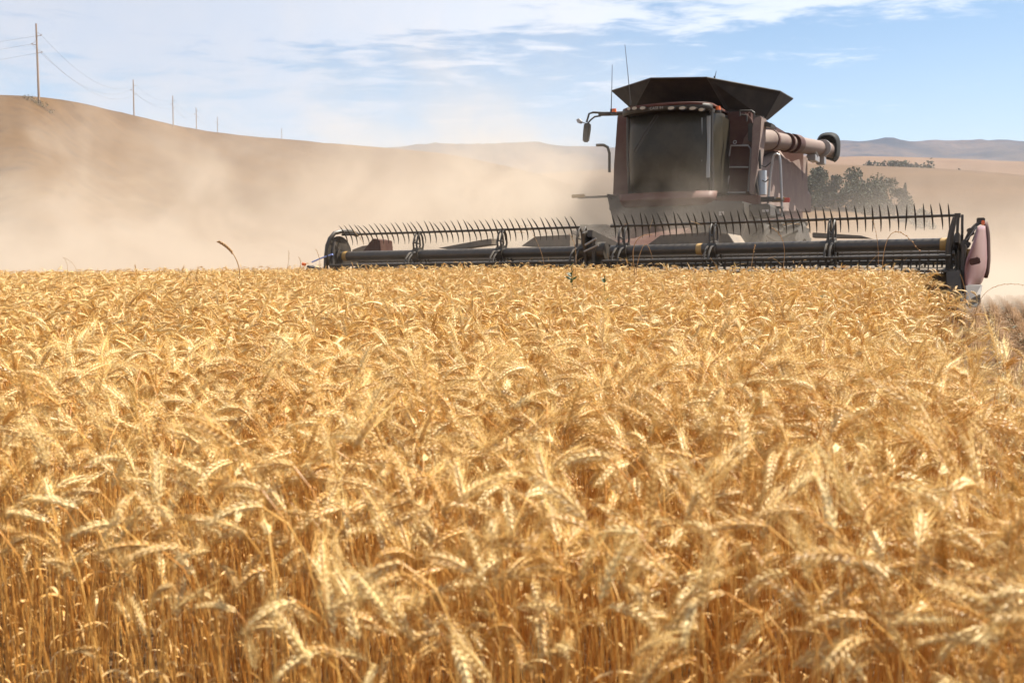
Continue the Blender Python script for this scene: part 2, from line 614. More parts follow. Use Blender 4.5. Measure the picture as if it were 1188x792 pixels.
# left reel arm: the hooked outer frame
m = MB()
hook = [L(378, 312, -0.35), L(378.5, 298, -0.35), L(380, 285, -0.33), L(383, 277, -0.3), L(388, 270.5, -0.2), L(396, 268.5, 0.0), L(406, 269, 0.3), L(414, 272, 0.8)]
m.tube(hook, [0.05, .05, .05, .05, .045, .045, .05, .06], 8)
m.tube([L(386, 312, -0.3), L(386, 300, -.28), L(386.5, 288, -.26), L(388, 279, -.2)], 0.035, 8)
m.box((ULo - 0.10, 0.45, ZT - 0.05), (0.06, 1.3, 0.3))
m.build('reel_end_arm', M_black, header, smooth=True)

# left divider with its nose and trash
ul = L(378, 306, -0.5).x
m = MB()
m.prism([(ul - .02, -1.25, .25), (ul - .02, -.5, .72), (ul - .02, 1.1, 1.0), (ul - .02, 1.1, .2), (ul - .02, -1.0, .12)], (0.10, 0, 0))
m.cyl((ul - .05, -1.0, .55), (ul - .34, -0.55, .86), 0.03, 8)
m.box((ul - .36, -0.5, .87), (0.16, .2, .11), ('Y', R(20)))
m.box((ul - .18, -0.6, .83), (0.2, .16, .10), ('Y', R(-14)))
m.build('crop_divider', M_black, header, smooth=True, bevel=0.012)
m = MB()
m.tube([L(362, 304, -.4), L(370, 300.5, -.4), L(378, 297.5, -.4), L(386, 295, -.4)], 0.016, 8)
m.build('hose', M_hose, header, smooth=True)
m = MB().cyl(L(351, 306, -.5), L(354, 307, -.5), 0.035, 8).build('amber_marker', M_orange, header)

# cutterbar, draper deck and rear frame
m = MB()
m.box(((ULo + UHi) / 2, -0.62, ZT - 0.42), (UHi - ULo + 0.2, 0.10, 0.03))
for i in range(int((UHi - ULo) / 0.076)):
    u = ULo + i * 0.076
    m.prism([(u - .014, -0.66, ZT - .42), (u + .014, -0.66, ZT - .42), (u, -0.80, ZT - .43)], (0, 0, 0.018))
m.build('cutterbar', M_black, header)
for (a, b) in segs:
    m = MB()
    m.grid([[(a, -0.57, ZT - .43), (a, 0.3, ZT - .36), (a, 0.75, ZT - .30)], [(b, -0.57, ZT - .43), (b, 0.3, ZT - .36), (b, 0.75, ZT - .30)]])
    for i in range(int((b - a) / 0.35)):
        u = a + .1 + i * .35
        m.box((u, 0.1, ZT - 0.355), (0.025, 1.25, 0.03), ('X', R(5)))
    m.build('draper_belt', M_belt, header, solid=0.012)
# lower lip rails (two bright edges with rivets) above the hanging tines
for kk, (y1, y2, rr) in enumerate(((303.2, 291.3, .012), (306.5, 295.5, .016))):
    a, b = L(392, y1, 0.42), L(1104, y2, 0.42)
    m = MB().tube([a, b], rr, 8)
    for i in range(90):
        p = a.lerp(b, (i + .5) / 90)
        m.box(p + Vector((0, -0.012, 0.0)), (0.025, 0.02, 0.03))
    m.build('lip_rail', M_steel, header)
m = MB()
m.box(((ULo + UHi) / 2, 0.86, ZT - 0.24), (UHi - ULo + .3, 0.05, 0.36))
m.tube([(ULo - .1, 1.05, ZT - 0.02), (UHi + .1, 1.05, ZT - 0.02)], 0.085, 12)
m.tube([(ULo - .1, 1.15, ZT - 0.75), (UHi + .1, 1.15, ZT - 0.75)], 0.11, 12)
for i in range(15):
    u = ULo + .2 + (UHi - ULo - .4) * i / 14
    m.box((u, 0.95, ZT - 0.4), (0.08, 0.1, 0.75))
m.build('rear_frame', M_black, header, smooth=True, bevel=0.0)
MB().box(((ULo + UHi) / 2, 0.35, (ZT - .44 + .12) / 2), (UHi - ULo + .1, 0.9, ZT - .44 - .12)).build('dark_belly_block', M_black, header, bevel=0.02)  # dark box added under the header to block the sunlit ground behind
# rear gussets and fore-and-aft beams showing above the tube
m = MB()
m.prism([L(428, 292, 1.2), L(440, 277, 1.2), L(448, 279, 1.2), L(449, 292, 1.2)], (0, 0.5, 0))
m.build('red_gusset', M_dred, header, bevel=0.01)
M_cover = mat('grey_cover', (0.10, 0.085, 0.07), 0.5, 0, 0.4)
MB().prism([L(412, 290, 1.2), L(424, 285.5, 1.2), L(436, 284, 1.2), L(436, 292, 1.2), L(412, 292, 1.2)], (0, 0.25, 0)).build('frame_cover', M_cover, header, bevel=0.01)
MB().prism([L(512, 288, 1.6), L(560, 279, 1.6), L(574, 277, 1.6), L(574, 284, 1.6), L(530, 290, 1.6)], (0, 0.3, 0)).build('frame_cover', M_cover, header, bevel=0.01)
MB().prism([L(612, 286, 1.5), L(628, 275, 1.5), L(668, 273, 1.5), L(668, 288, 1.5)], (0, 0.6, 0)).build('frame_cover', M_cover, header, bevel=0.01)
MB().prism([L(760, 285, 1.5), L(775, 274, 1.5), L(838, 270, 1.5), L(852, 272, 1.5), L(860, 284, 1.5)], (0, 0.9, 0)).build('frame_cover', M_cover, header, bevel=0.01)
MB().prism([L(944, 270, 1.3), L(1000, 273.5, 1.3), L(1012, 277, 1.3), L(944, 276, 1.3)], (0, 0.25, 0)).build('frame_cover', M_cover, header, bevel=0.01)

# right end: reel arm, uprights, drive, lamp, shield
m = MB()
m.tube([L(1108, 252, -.35), L(1104, 268, -.35), L(1101, 285, -.35), L(1100.5, 300, -.34), L(1103, 318, -.33), L(1105, 332, -.32)], [.035, .045, .05, .05, .045, .03], 8)
m.tube([L(1112, 248, -.1), L(1111, 262, -.1), L(1110, 282, -.1), L(1110, 330, -.1)], 0.022, 8)
m.tube([L(1116.5, 249, -.1), L(1116, 300, -.1), L(1116, 326, -.1)], 0.02, 8)
m.box((L(1112, 275, 0).x, 0.4, ZT + 0.05), (0.06, 1.4, 0.15), ('X', R(-5)))
m.box(L(1111, 250, -.1), (0.09, .05, .07))
m.build('reel_end_arm', M_black, header, smooth=True)
end_plate(UHi - 0.0, 0.02, 0.2)
m = MB()
m.tube([L(1116, 283, -.2), L(1121, 279, -.2), L(1126, 268, -.2), L(1131, 262, -.15), L(1137, 258, -.1)], [.03, .04, .035, .03, .03], 8)
m.box(L(1120, 283, -.2), (0.14, .16, .10), ('Y', R(25)))
m.box(L(1126, 269, -.2), (0.08, .12, .12), ('Y', R(-30)))
m.box(L(1138, 256.5, -.05), (0.12, .14, .10))
m.build('hydraulic_drive', M_black, header, smooth=True, bevel=0.012)
m = MB()
m.tube([L(1121, 279, -.3), L(1127, 272, -.3), L(1133, 263, -.25)], 0.012, 8)
m.tube([L(1128, 280, -.3), L(1132, 270, -.3), L(1134, 264, -.25)], 0.010, 8)
m.build('steel_pipe', M_steel, header, smooth=True)
MB().box(L(1140.5, 258.5, -.12), (0.05, .05, .075)).build('amber_marker', M_orange, header, bevel=0.01)
MB().box(L(1123.6, 297, -.45), (0.05, .05, .22)).build('yellow_band', M_yellow, header, bevel=0.005)
m = MB()
m.box(L(1106, 318, -.3), (0.10, .5, .16))
m.prism([L(1100, 316, -.4), L(1116, 313, -.4), L(1117, 350, -.5), L(1102, 350, -.5)], (0, .8, 0))
m.box(L(1118.5, 312, -.35), (0.06, .5, .75))
m.box(L(1126, 298, -.3), (0.20, .3, .14))
m.build('end_frame', M_black, header, smooth=True, bevel=0.012)


def loft(sections, name, material, parent, smooth=True, thick=0.02):
    return MB().grid(sections).build(name, material, parent, smooth=smooth, solid=thick)


# outer shield: a bulging panel, broad at mid height, pointed at the foot
secs = []
for t in np.linspace(0, 1, 15):
    y = 262 + (337 - 262) * t
    xin = np.interp(y, [262, 280, 300, 312, 325, 337], [1135.5, 1130, 1122, 1119.5, 1119, 1122])
    xout = np.interp(y, [262, 280, 300, 312, 325, 337], [1142.5, 1144, 1144.5, 1143.5, 1140, 1132])
    row = []
    for q in np.linspace(0, 1, 9):
        x = xin + (xout - xin) * q
        v = -0.62 + 0.95 * q ** 1.6 - 0.13 * math.sin(math.pi * t) * (1 - q)
        row.append(L(x, y, v))
    secs.append(row)
loft(secs, 'end_shield', M_shield, header)
# dark side edge of the shield running back
secs = []
for t in np.linspace(0, 1, 11):
    y = 256 + (322 - 256) * t
    xo = np.interp(y, [256, 270, 300, 315, 322], [1141.5, 1144.3, 1145, 1143.6, 1141.5])
    p = L(xo, y, 0.34)
    secs.append([p, p + Vector((0.03, 0.4, 0)), p + Vector((0.0, 1.0, 0)), p + Vector((-.05, 1.5, 0))])
loft(secs, 'side_panel', M_dred, header)
m = MB()
m.prism([L(1119.5, 330, -.66), L(1140, 330, -.4), L(1136, 352, -.75), L(1124, 357, -.85), L(1119.5, 352, -.82)], (0, .06, 0))
m.build('divider_toe', mat('scuffed_toe', (0.07, 0.062, 0.06), 0.5, 0.0, 0.2, dustcol=(0.2, 0.15, 0.12)), header, bevel=0.02)
m = MB()
m.prism([L(1123, 356.5, -.93), L(1127, 346, -.86), L(1137, 341, -.78), L(1138, 350, -.80), L(1134, 356, -.88)], (0, .05, 0))
m.build('toe_opening_shade', M_black, header, bevel=0.01)  # solid black plate, painted shade in place of a hollow opening
MB().box(L(1131, 303, -.78), (0.15, .10, .10), ('Y', R(-12))).build('shield_bracket', M_dred, header, bevel=0.015)

# ------------------------------------------------------------------ the combine
combine = tag(empty('combine_harvester', (HC.x, HC.y, HZ), YAW),
              'dusty dark red combine harvester with a flared grain tank, half lost in dust', 'combine harvester')

VF = 3.55


def arc_plan(half, front, side, n=13):
    """Plan of the curved cab front: (u, v) from left to right."""
    out = []
    for t in np.linspace(-1, 1, n):
        out.append((UC + half * math.sin(t * math.pi / 2 * 0.86) / math.sin(math.pi / 2 * 0.86), front + side * (t * t) * 0.9))
    return out


p728, p822 = L(729, 180, 3.85), L(820, 180, 3.75)
UC = (p728.x + p822.x) / 2
HALF = (p822.x - p728.x) / 2
zb, ztp = L(773, 222, VF).z, L(773, 131, VF).z
secs = []
for t in np.linspace(0, 1, 6):
    z = zb + (ztp - zb) * t
    secs.append([(u, v - 0.10 * math.sin(math.pi * min(1, t * 1.1)) + 0.12 * (1 - t), z) for u, v in arc_plan(HALF, VF, 0.42)])
ws = MB().grid(secs).build('windshield', M_glass, combine, smooth='full', solid=0.012)
# wiper on the glass
m = MB()
m.tube([L(761, 133, VF - .12), L(750, 150, VF - .16), L(735, 176, VF - .06)], 0.012, 6)
m.tube([L(764, 134, VF - .14), L(752, 153, VF - .17), L(738, 178, VF - .08)], 0.009, 6)
m.build('wiper', M_black2, combine)
# cab frame: pillars, sill, roof
m = MB()
lft, rgt = arc_plan(HALF, VF, 0.42)[0], arc_plan(HALF, VF, 0.42)[-1]
for (u, v), s in ((lft, -1), (rgt, 1)):
    MB().tube([(u + s * .035, v + .14, zb - .05), (u + s * .035, v + .02, (zb + ztp) / 2), (u + s * .035, v, ztp + .05)], 0.05, 8).build('front_pillar', M_black, combine, smooth=True)
m = MB()
m.box((rgt[0] + 0.0, rgt[1] - .07, (zb + ztp) / 2 + 0.1), (0.075, 0.03, (ztp - zb) * .78))
m.box((rgt[0] - 0.13, rgt[1] - .17, (zb + ztp) / 2 + 0.25), (0.05, 0.02, (ztp - zb) * .55))
m.build('pale_strip', mat('grey_strip', (0.22, 0.25, 0.27), 0.4, 0.2, 0.3), combine)
CB = 5.15
m = MB()
m.grid([[(rgt[0] + .05, rgt[1] + .06, zb), (rgt[0] + .10, rgt[1] + .6, zb), (rgt[0] + .10, CB, zb)], [(rgt[0] + .05, rgt[1], ztp), (rgt[0] + .10, rgt[1] + .6, ztp), (rgt[0] + .10, CB, ztp)]])
m.build('side_window', M_glass, combine, solid=0.012)
m = MB()
m.grid([[(lft[0] - .05, lft[1] + .06, zb), (lft[0] - .10, CB, zb)], [(lft[0] - .05, lft[1], ztp), (lft[0] - .10, CB, ztp)]])
m.build('side_window', M_glass, combine, solid=0.012)
# interior silhouette
m = MB()
m.box((UC, 5.0, (zb + ztp) / 2), (HALF * 2, 0.06, ztp - zb))
m.box((UC, 4.6, zb + 0.35), (0.55, 0.55, 0.14))
m.box((UC, 4.85, zb + 0.75), (0.52, 0.14, 0.85))
m.box((UC, 4.45, zb), (HALF * 2, 1.3, 0.06))
m.build('cab_interior', M_black2, combine, bevel=0.02)
# roof with a drooping visor lip
zr = L(785, 120.5, VF - .15).z
plan = arc_plan(HALF * 1.10, VF - 0.22, 0.52, 17)
m = MB()
low = [(u, v, ztp + 0.02) for u, v in plan]
mid = [(u, v - 0.03, ztp + 0.02 + (zr - ztp) * 0.85) for u, v in plan]
m.grid([low, mid])
m.build('light_bar', M_black2, combine, smooth='full', solid=0.05)
m = MB()
top = [(u * 1.0, v - 0.06, ztp + (zr - ztp) * 0.92 - 0.0) for u, v in plan]
crest = [(UC + (u - UC) * .97, v + 0.16, zr + .02) for u, v in plan]
back = [(UC + (u - UC) * .95, 5.3, zr + 0.03) for u, v in plan]
m.grid([top, crest, back])
m.build('cab_roof', M_red, combine, smooth=True, solid=0.06)
m = MB()
m.box((UC, 4.5, ztp + .06), (HALF * 2.1, 1.5, .08))
m.build('cab_ceiling', M_black2, combine)
# work lights
for px, py, wpx in ((730, 126.5, 5), (736.5, 126, 7.5), (746, 125.7, 8.5), (779, 125.7, 9.5), (792, 125.6, 9.5), (804, 126, 9.5), (814, 127.5, 8)):
    q = min(plan, key=lambda uv: abs(L(px, py, uv[1]).x - uv[0]))
    p = L(px, py, q[1] - 0.075)
    m = MB()
    ring = [(p.x + wpx / 2 * .0185 * math.cos(a), p.y, p.z + 0.042 * math.sin(a)) for a in np.linspace(0, 2 * math.pi, 17)[:-1]]
    m.prism(ring, (0, .05, 0))
    wl = m.build('work_light', M_black, combine, bevel=0.004)
    m = MB()
    ring = [(p.x + wpx / 2 * .0150 * math.cos(a), p.y - .028, p.z + 0.033 * math.sin(a)) for a in np.linspace(0, 2 * math.pi, 17)[:-1]]
    m.prism(ring, (0, .012, 0))
    m.build('lens', M_lens, wl, bevel=0.003)
fc = bpy.data.curves.new('lettering', 'FONT')
fc.body = 'CASE IH'
fc.size = 0.085
fc.extrude = 0.004
fc.align_x = 'CENTER'; fc.align_y = 'CENTER'
fc.materials.append(M_letter)
ftmp = bpy.data.objects.new('lettering_text', fc)
C.objects.link(ftmp)
bpy.context.view_layer.update()
fme = bpy.data.meshes.new_from_object(ftmp.evaluated_get(bpy.context.evaluated_depsgraph_get()))
bpy.data.objects.remove(ftmp)
fo = bpy.data.objects.new('lettering', fme)
C.objects.link(fo); fo.parent = combine
fo.location = L(761.5, 125.6, plan[8][1] - 0.075 + .02)
fo.rotation_euler = (math.pi / 2, 0, 0)

# body behind the cab: red cheeks on both sides
def wall_box(name, material, u0, u1, v0, v1, z0, z1, bev=0.03, **k):
    return MB().box(((u0 + u1) / 2, (v0 + v1) / 2, (z0 + z1) / 2), (u1 - u0, v1 - v0, z1 - z0)).build(name, material, combine, bevel=bev, **k)


p1 = L(713, 200, 5.25); p2 = L(728, 131, 5.25)
q1 = L(716.5, 131, 5.25)
pr1 = L(839, 250, 5.25); pr2 = L(872, 136, 5.25)
m = MB()
m.prism([L(711, 250, 5.25), L(713, 190, 5.25), L(717, 134, 5.25), L(735, 132, 5.25), L(735, 250, 5.25)], (0, 0.10, 0))
m.build('body_cheek', M_red, combine, bevel=0.02)
m = MB()
m.prism([L(836, 252, 5.25), L(836, 131, 5.25), L(866, 131, 5.25), L(873, 140, 5.25), L(871, 252, 5.25)], (0, 0.10, 0))
m.build('body_cheek', M_dred, combine, bevel=0.02)
ub0, ub1 = L(716, 190, 5.3).x + .05, L(869, 190, 5.3).x
zbt = L(790, 133, 5.25).z
m = MB()
m.box(((ub0 + ub1) / 2, 8.3, (zbt + 1.3) / 2), (ub1 - ub0, 5.9, zbt - 1.3))
m.build('body', M_dred, combine, bevel=0.05)
# pale lit post on the outer edge of the body
m = MB()
m.prism([L(872, 225, 5.15), L(876, 150, 5.15), L(878, 139, 5.15), L(886.5, 136, 5.15), L(885, 160, 5.15), L(878.5, 215, 5.15), L(876, 228, 5.15)], (0, 0.5, 0))
m.build('corner_post', M_palered, combine, bevel=0.02)
m = MB()
m.box(L(881.5, 136.5, 5.1), (.17, .12, .08), ('Y', R(12)))
m.box(L(891, 145.5, 5.4), (.24, .4, .09), ('Y', R(14)))
m.build('side_work_light', M_black, combine, bevel=0.012)
m = MB()
m.tube([L(858.5, 135, 5.0), L(858.5, 128.7, 5.0), L(872, 128.7, 5.0), L(875, 131, 5.0), L(875, 139, 5.0)], 0.022, 8)
m.tube([L(866.5, 141, 5.0), L(866.5, 134, 5.0), L(860, 133.5, 5.0)], 0.022, 8)
m.build('handrail', M_black, combine, smooth=True)
m = MB()
m.prism([L(868, 143, 5.0), L(877, 143, 5.0), L(875, 166, 5.0), L(868, 164, 5.0)], (0, .08, 0))
m.build('wing_mirror', M_black2, combine, bevel=0.02)
MB().box(L(840.5, 136.5, 5.17), (.075, .03, .09)).build('amber_reflector', M_yellow, combine, bevel=0.01)
# grab rails on the right cheek
m = MB()
m.tube([L(846, 181, 5.05), L(848, 169, 5.05), L(868, 169, 5.05), L(871, 173, 5.05), L(868, 222, 5.05)], 0.020, 8)
m.tube([L(846, 194, 5.05), L(868, 194, 5.05)], 0.020, 8)
m.tube([L(843, 223.5, 5.05), L(865, 223.5, 5.05)], 0.020, 8)
m.tube([L(846, 204, 5.05), L(844, 214, 5.05)], 0.018, 8)
m.build('grab_rail', M_grey, combine, smooth=True)
MB().tube([Vector(L(852.5, 165, 5.1)) + Vector((0.035 * math.cos(a), 0, 0.035 * math.sin(a))) for a in np.linspace(0, 2 * math.pi, 13)[:-1]], 0.012, 6, closed=True).build('lock', M_grey, combine)
# cab sill beam, dark chassis below, steps platform
m = MB()
plan2 = arc_plan(HALF * 1.22, VF + .0, 0.35, 9)
m.grid([[(u, v - .02, zb - .02) for u, v in plan2], [(u, v - .08, zb - .16) for u, v in plan2], [(u, v + .02, zb - .30) for u, v in plan2]])
m.build('cab_sill', M_red, combine, smooth=True, solid=0.05)
m = MB()
m.box(L(845, 233, 4.6), (1.4, .1, .20))
m.build('platform_edge', M_red, combine, bevel=0.02)
m = MB()
m.prism([L(716, 226, 4.4), L(722, 232, 4.4), L(872, 236, 4.4), L(874, 262, 4.4), L(865, 290, 4.4), L(735, 290, 4.4), L(724, 262, 4.4)], (0, 1.4, 0))
m.build('chassis', M_black, combine, bevel=0.04)
m = MB()
m.prism([(UC - .75, .9, .25), (UC - .75, .9, 1.15), (UC - .75, 3.9, 1.95), (UC - .75, 3.9, 1.1)], (0, 0, 0.001))
m.v = []; m.f = []; m.m = []
a0 = [(UC - .78, .95, .3), (UC + .78, .95, .3), (UC + .78, .95, 1.2), (UC - .78, .95, 1.2)]
b0 = [(UC - .7, 4.0, 1.0), (UC + .7, 4.0, 1.0), (UC + .7, 4.0, 1.9), (UC - .7, 4.0, 1.9)]
m.add(a0 + b0, [(0, 1, 2, 3), (7, 6, 5, 4), (0, 4, 5, 1), (1, 5, 6, 2), (2, 6, 7, 3), (3, 7, 4, 0)])
m.build('feeder_house', M_dred, combine, bevel=0.03)
m = MB()
m.prism([L(868, 240, 4.6), L(897, 237.5, 4.6), L(899, 241, 4.6), L(899, 252, 4.6), L(868, 252, 4.6)], (0, .9, 0))
bx = m.build('tool_box', M_black, combine, bevel=0.02)
MB().box(L(888, 244.5, 4.13), (.14, .012, .05)).build('label_plate', M_grey, combine)
MB().box(L(837, 247.5, 3.66), (.11, .012, .09)).build('label_plate', M_letter, combine)
# left side: hooked handrail, marker arm, hanging lamp
m = MB()
m.tube([L(692, 168.5, 4.9), L(700, 168.3, 4.9), L(705, 171, 4.9), L(707, 178, 4.9), L(707, 200, 4.9)], 0.035, 8)
m.build('handrail', M_black, combine, smooth=True)
m = MB()
m.box(L(692, 228.5, 4.8), (.95, .06, .05))
arm = m.build('marker_arm', M_black, combine, bevel=0.01)
MB().box(L(671, 227.5, 4.75), (.34, .05, .085)).build('amber_reflector', M_yellow, combine, bevel=0.01)
m = MB()
m.tube([L(716, 229, 4.6), L(711, 233, 4.6), L(710, 238, 4.6)], .018, 8)
m.box(L(710, 241, 4.6), (.10, .10, .12))
m.build('hanging_lamp', M_black, combine, bevel=0.012)
# front mirror on its long arm, beacons, aerials
m = MB()
m.tube([L(729, 131.5, 4.2), L(712, 132, 4.2), L(695, 132.4, 4.2)], 0.048, 8)
m.tube([L(700, 131, 4.2), L(688, 130.6, 4.2), L(683.5, 132, 4.2), L(680.5, 142, 4.2)], 0.024, 8)
m.tube([L(697, 134.5, 4.2), L(690, 135.5, 4.2), L(685.5, 139, 4.2), L(682, 143, 4.2)], 0.020, 8)
m.build('mirror_arm', M_black, combine, smooth=True)
m = MB()
m.prism([L(678.3, 143, 4.2), L(685, 143, 4.2), L(685, 150, 4.2), L(682.6, 165, 4.2), L(676.6, 165, 4.2), L(677, 154, 4.2)], (0, .12, 0))
m.build('wing_mirror', M_black2, combine, bevel=0.025)
m = MB()
m.prism([L(669.2, 139.5, 4.2), L(672, 137.5, 4.2), L(675.5, 141, 4.2), L(674, 143.5, 4.2), L(671, 143, 4.2)], (0, .10, 0))
m.tube([L(674.5, 142, 4.2), L(679, 143, 4.2)], .014, 6)
m.build('small_lamp', M_grey, combine, bevel=0.01)
for px, py in ((712.5, 130.2), (833, 127.5)):
    p = L(px, py, 4.1)
    q = MB().cyl(p + Vector((0, 0, -.06)), p + Vector((0, 0, -.01)), .07, 14).build('beacon', M_black, combine, smooth=True)
    MB().cyl(p + Vector((0, 0, -.008)), p + Vector((0, 0, .075)), .055, 14, r2=.048).build('amber_dome', M_orange, q, smooth=True)
for a, b, v in (((709, 129), (710.3, 75), 4.1), ((731.5, 119), (725, 52), 4.4), ((829, 91), (831, 82.5), 6.5)):
    pa, pb = L(*a, v), L(*b, v)
    an = MB().tube([pa, pa.lerp(pb, .5) + Vector((.004, 0, 0)), pb], [.011, .008, .005], 6).build('aerial', M_black, combine)
    MB().cyl(pa - Vector((0, 0, .05)), pa + Vector((0, 0, .05)), .022, 8).build('aerial_base', M_black, an)

# grain tank extension: flared panels
def panel(name, pts, material, th=0.03):
    pts = [Vector(p) for p in pts]
    n = (pts[1] - pts[0]).cross(pts[2] - pts[0]).normalized()
    return MB().prism(pts, n * th).build(name, material, combine)


FL, FR = L(755, 91, 4.45), L(820, 90, 4.55)
TL, TR = L(710, 105.5, 5.6), L(905, 106, 6.2)
BL, BR = L(735, 128, 5.35), L(842, 128, 5.35)
BR2 = L(887, 138, 6.0)
RR = L(920, 114.5, 8.2)
BRR = L(890, 139.5, 8.3)
panel('tank_front_panel', [BL, BR, FR, FL], M_hopper)
panel('tank_corner_panel', [BL, FL, TL], M_hopper)
panel('tank_corner_panel', [BR, BR2, TR, FR], M_hopper)
panel('tank_side_panel', [BR2, BRR, RR, TR], M_hopper)
TLb = Vector((TL.x, 8.2, TL.z - .1)); BLb = Vector((BL.x - .1, 8.3, BL.z))
panel('tank_side_panel', [BL, TL, TLb, BLb], M_hopper)
panel('tank_rear_panel', [BLb, TLb, RR, BRR], M_hopper)
m = MB().tube([TL, FL, FR, TR, RR, TLb, TL], 0.018, 6).build('tank_rim', M_black, combine)
m = MB().tube([BL, FL], .014, 6).tube([BR, FR], .014, 6).build('panel_seam', M_black, combine)

# unloading auger along the side
A0, A1, A2 = L(878, 161, 5.5), L(907, 164, 7.6), L(972, 175.5, 12.6)
A0 = L(872, 163, 5.3)
rad = lambda px_: px_
m = MB()
m.tube([A0 + Vector((-.35, .2, -.25)), A0, L(893, 162.5, 6.3)], [.28, .26, .235], 20)
m.build('auger_elbow', M_auger, combine, smooth=True)
aug = MB().tube([L(893, 162.5, 6.3), L(965.5, 174.6, 12.6)], 0.205, 24).build('unloading_auger', M_auger, combine, smooth=True)
for px, py, v, w, rr in ((893, 162.5, 6.3, .05, .25), (912, 165.3, 7.55, .04, .235), (921.5, 166.8, 8.25, .20, .235), (954, 172, 11.0, .03, .235)):
    p = L(px, py, v)
    d = (L(972, 175.5, 12.6) - L(893, 162.5, 6.3)).normalized()
    MB().tube([p - d * w, p + d * w], rr, 24).build('collar', M_dred if px != 954 else M_grey, aug, smooth=True)
pE = L(968, 174.5, 12.35)
# rubber spout at the end: a hooded boot
m = MB()
rows = []
for t in np.linspace(0, 1, 7):
    v = 12.0 + 1.15 * t
    c = L(959 + 2.5 * t, 172.0, v)
    k = 0.80 + 0.20 * min(1, 2 * t)
    row = []
    for a in np.linspace(R(-62), R(200), 21):
        row.append(c + Vector((0.31 * k * math.copysign(abs(math.cos(a)) ** .7, math.cos(a)), 0, 0.43 * k * math.copysign(abs(math.sin(a)) ** .7, math.sin(a)))))
    rows.append(row)
m.grid(rows)
c = L(961.5, 172, 13.14)
m.prism(rows[-1], (0, .04, 0))
m.build('auger_spout', mat('black_rubber', (0.008, 0.008, 0.008), 0.75, 0, 0.0, spec=0.2), combine, smooth=True, solid=0.04)
m = MB()
p = L(944, 184, 10.2)
m.box(p, (.2, .6, .16)); m.tube([p + Vector((-.1, -.3, 0)), p + Vector((0, -.2, .3)), p + Vector((.1, 0, .05))], .04, 8)
m.build('auger_hook', M_grey, combine, bevel=0.02)
MB().box(L(952.5, 186.5, 11.2), (.22, .3, .22)).build('auger_light', M_grey, combine, bevel=0.02)

# pale dusty side panels at the rear
ur = L(912, 200, 8.5).x
def side_sheet(pts, name, material, th=.05):
    return MB().prism(pts, (th, 0, 0)).build(name, material, combine, bevel=0.015)
m = MB()
rows = []
for t in np.linspace(0, 1, 9):
    x = 876 + (931 - 876) * t
    v = 5.7 + 6.2 * t ** 1.25
    yt = np.interp(x, [876, 893, 905, 931], [189, 177.5, 175, 179])
    rows.append([L(x, y_, v) + Vector((0.05 * math.sin(math.pi * k / 5), 0, 0)) for k, y_ in enumerate((yt, yt + 9, yt + 10, 205, 222, 236, 246))])
m.grid(rows)
m.build('side_panel', M_palered, combine, smooth=True, solid=0.05)
m = MB()
m.prism([L(931, 181, 11.9), L(935, 220, 12.0), L(939, 226, 12.1), L(938.5, 246, 12.1), L(931, 246, 11.9)], (0, .6, 0))
m.prism([L(877, 200, 6.2), L(931, 181, 11.9), L(931, 246, 11.9), L(877, 246, 6.2)], (-.3, 0.1, 0))
m.build('rear_panel', M_palered, combine, bevel=0.02)
# ladder rails, cylinder, steps, lamps
m = MB()
m.tube([L(891, 236, 5.0), L(893.5, 205, 5.0), L(896.5, 184, 5.0), L(898, 180, 5.0), L(901, 178.6, 5.0), L(904, 180, 5.0), L(905, 186, 5.0), L(906, 205, 5.0), L(907.5, 252, 5.0)], .027, 10)
m.build('ladder_rail', M_grey, combine, smooth=True)
m = MB()
m.tube([L(881, 174, 5.0), L(882, 196, 5.0)], .03, 8)
m.tube([L(874, 190, 5.0), L(878, 215, 5.0), L(884, 250, 5.0)], .03, 8)
m.tube([L(883, 192, 5.05), L(888, 194, 5.05), L(895, 188, 5.05)], .014, 6)
m.tube([L(884, 209, 5.05), L(888, 211, 5.05), L(893, 207, 5.05)], .014, 6)
m.build('handrail', M_black, combine, smooth=True)
m = MB().cyl(L(884, 198, 5.2), L(884, 226, 5.2), .10, 14).build('fire_extinguisher', mat('pale_blue_canister', (.42, .48, .55), .35, 0, .35), combine, smooth=True)
m = MB()
m.box(L(886, 231.5, 5.0), (.5, .2, .10))
for k in range(4):
    m.box(L(899, 232 + 9 * k, 4.9), (.34, .25, .04))
m.build('step', M_black, combine, bevel=0.01)
MB().box(L(903, 231.8, 5.2), (.30, .04, .10)).build('amber_reflector', M_yellow, combine, bevel=.01)
MB().box(L(912.5, 232.2, 5.2), (.15, .04, .10)).build('red_reflector', M_redlens, combine, bevel=.01)

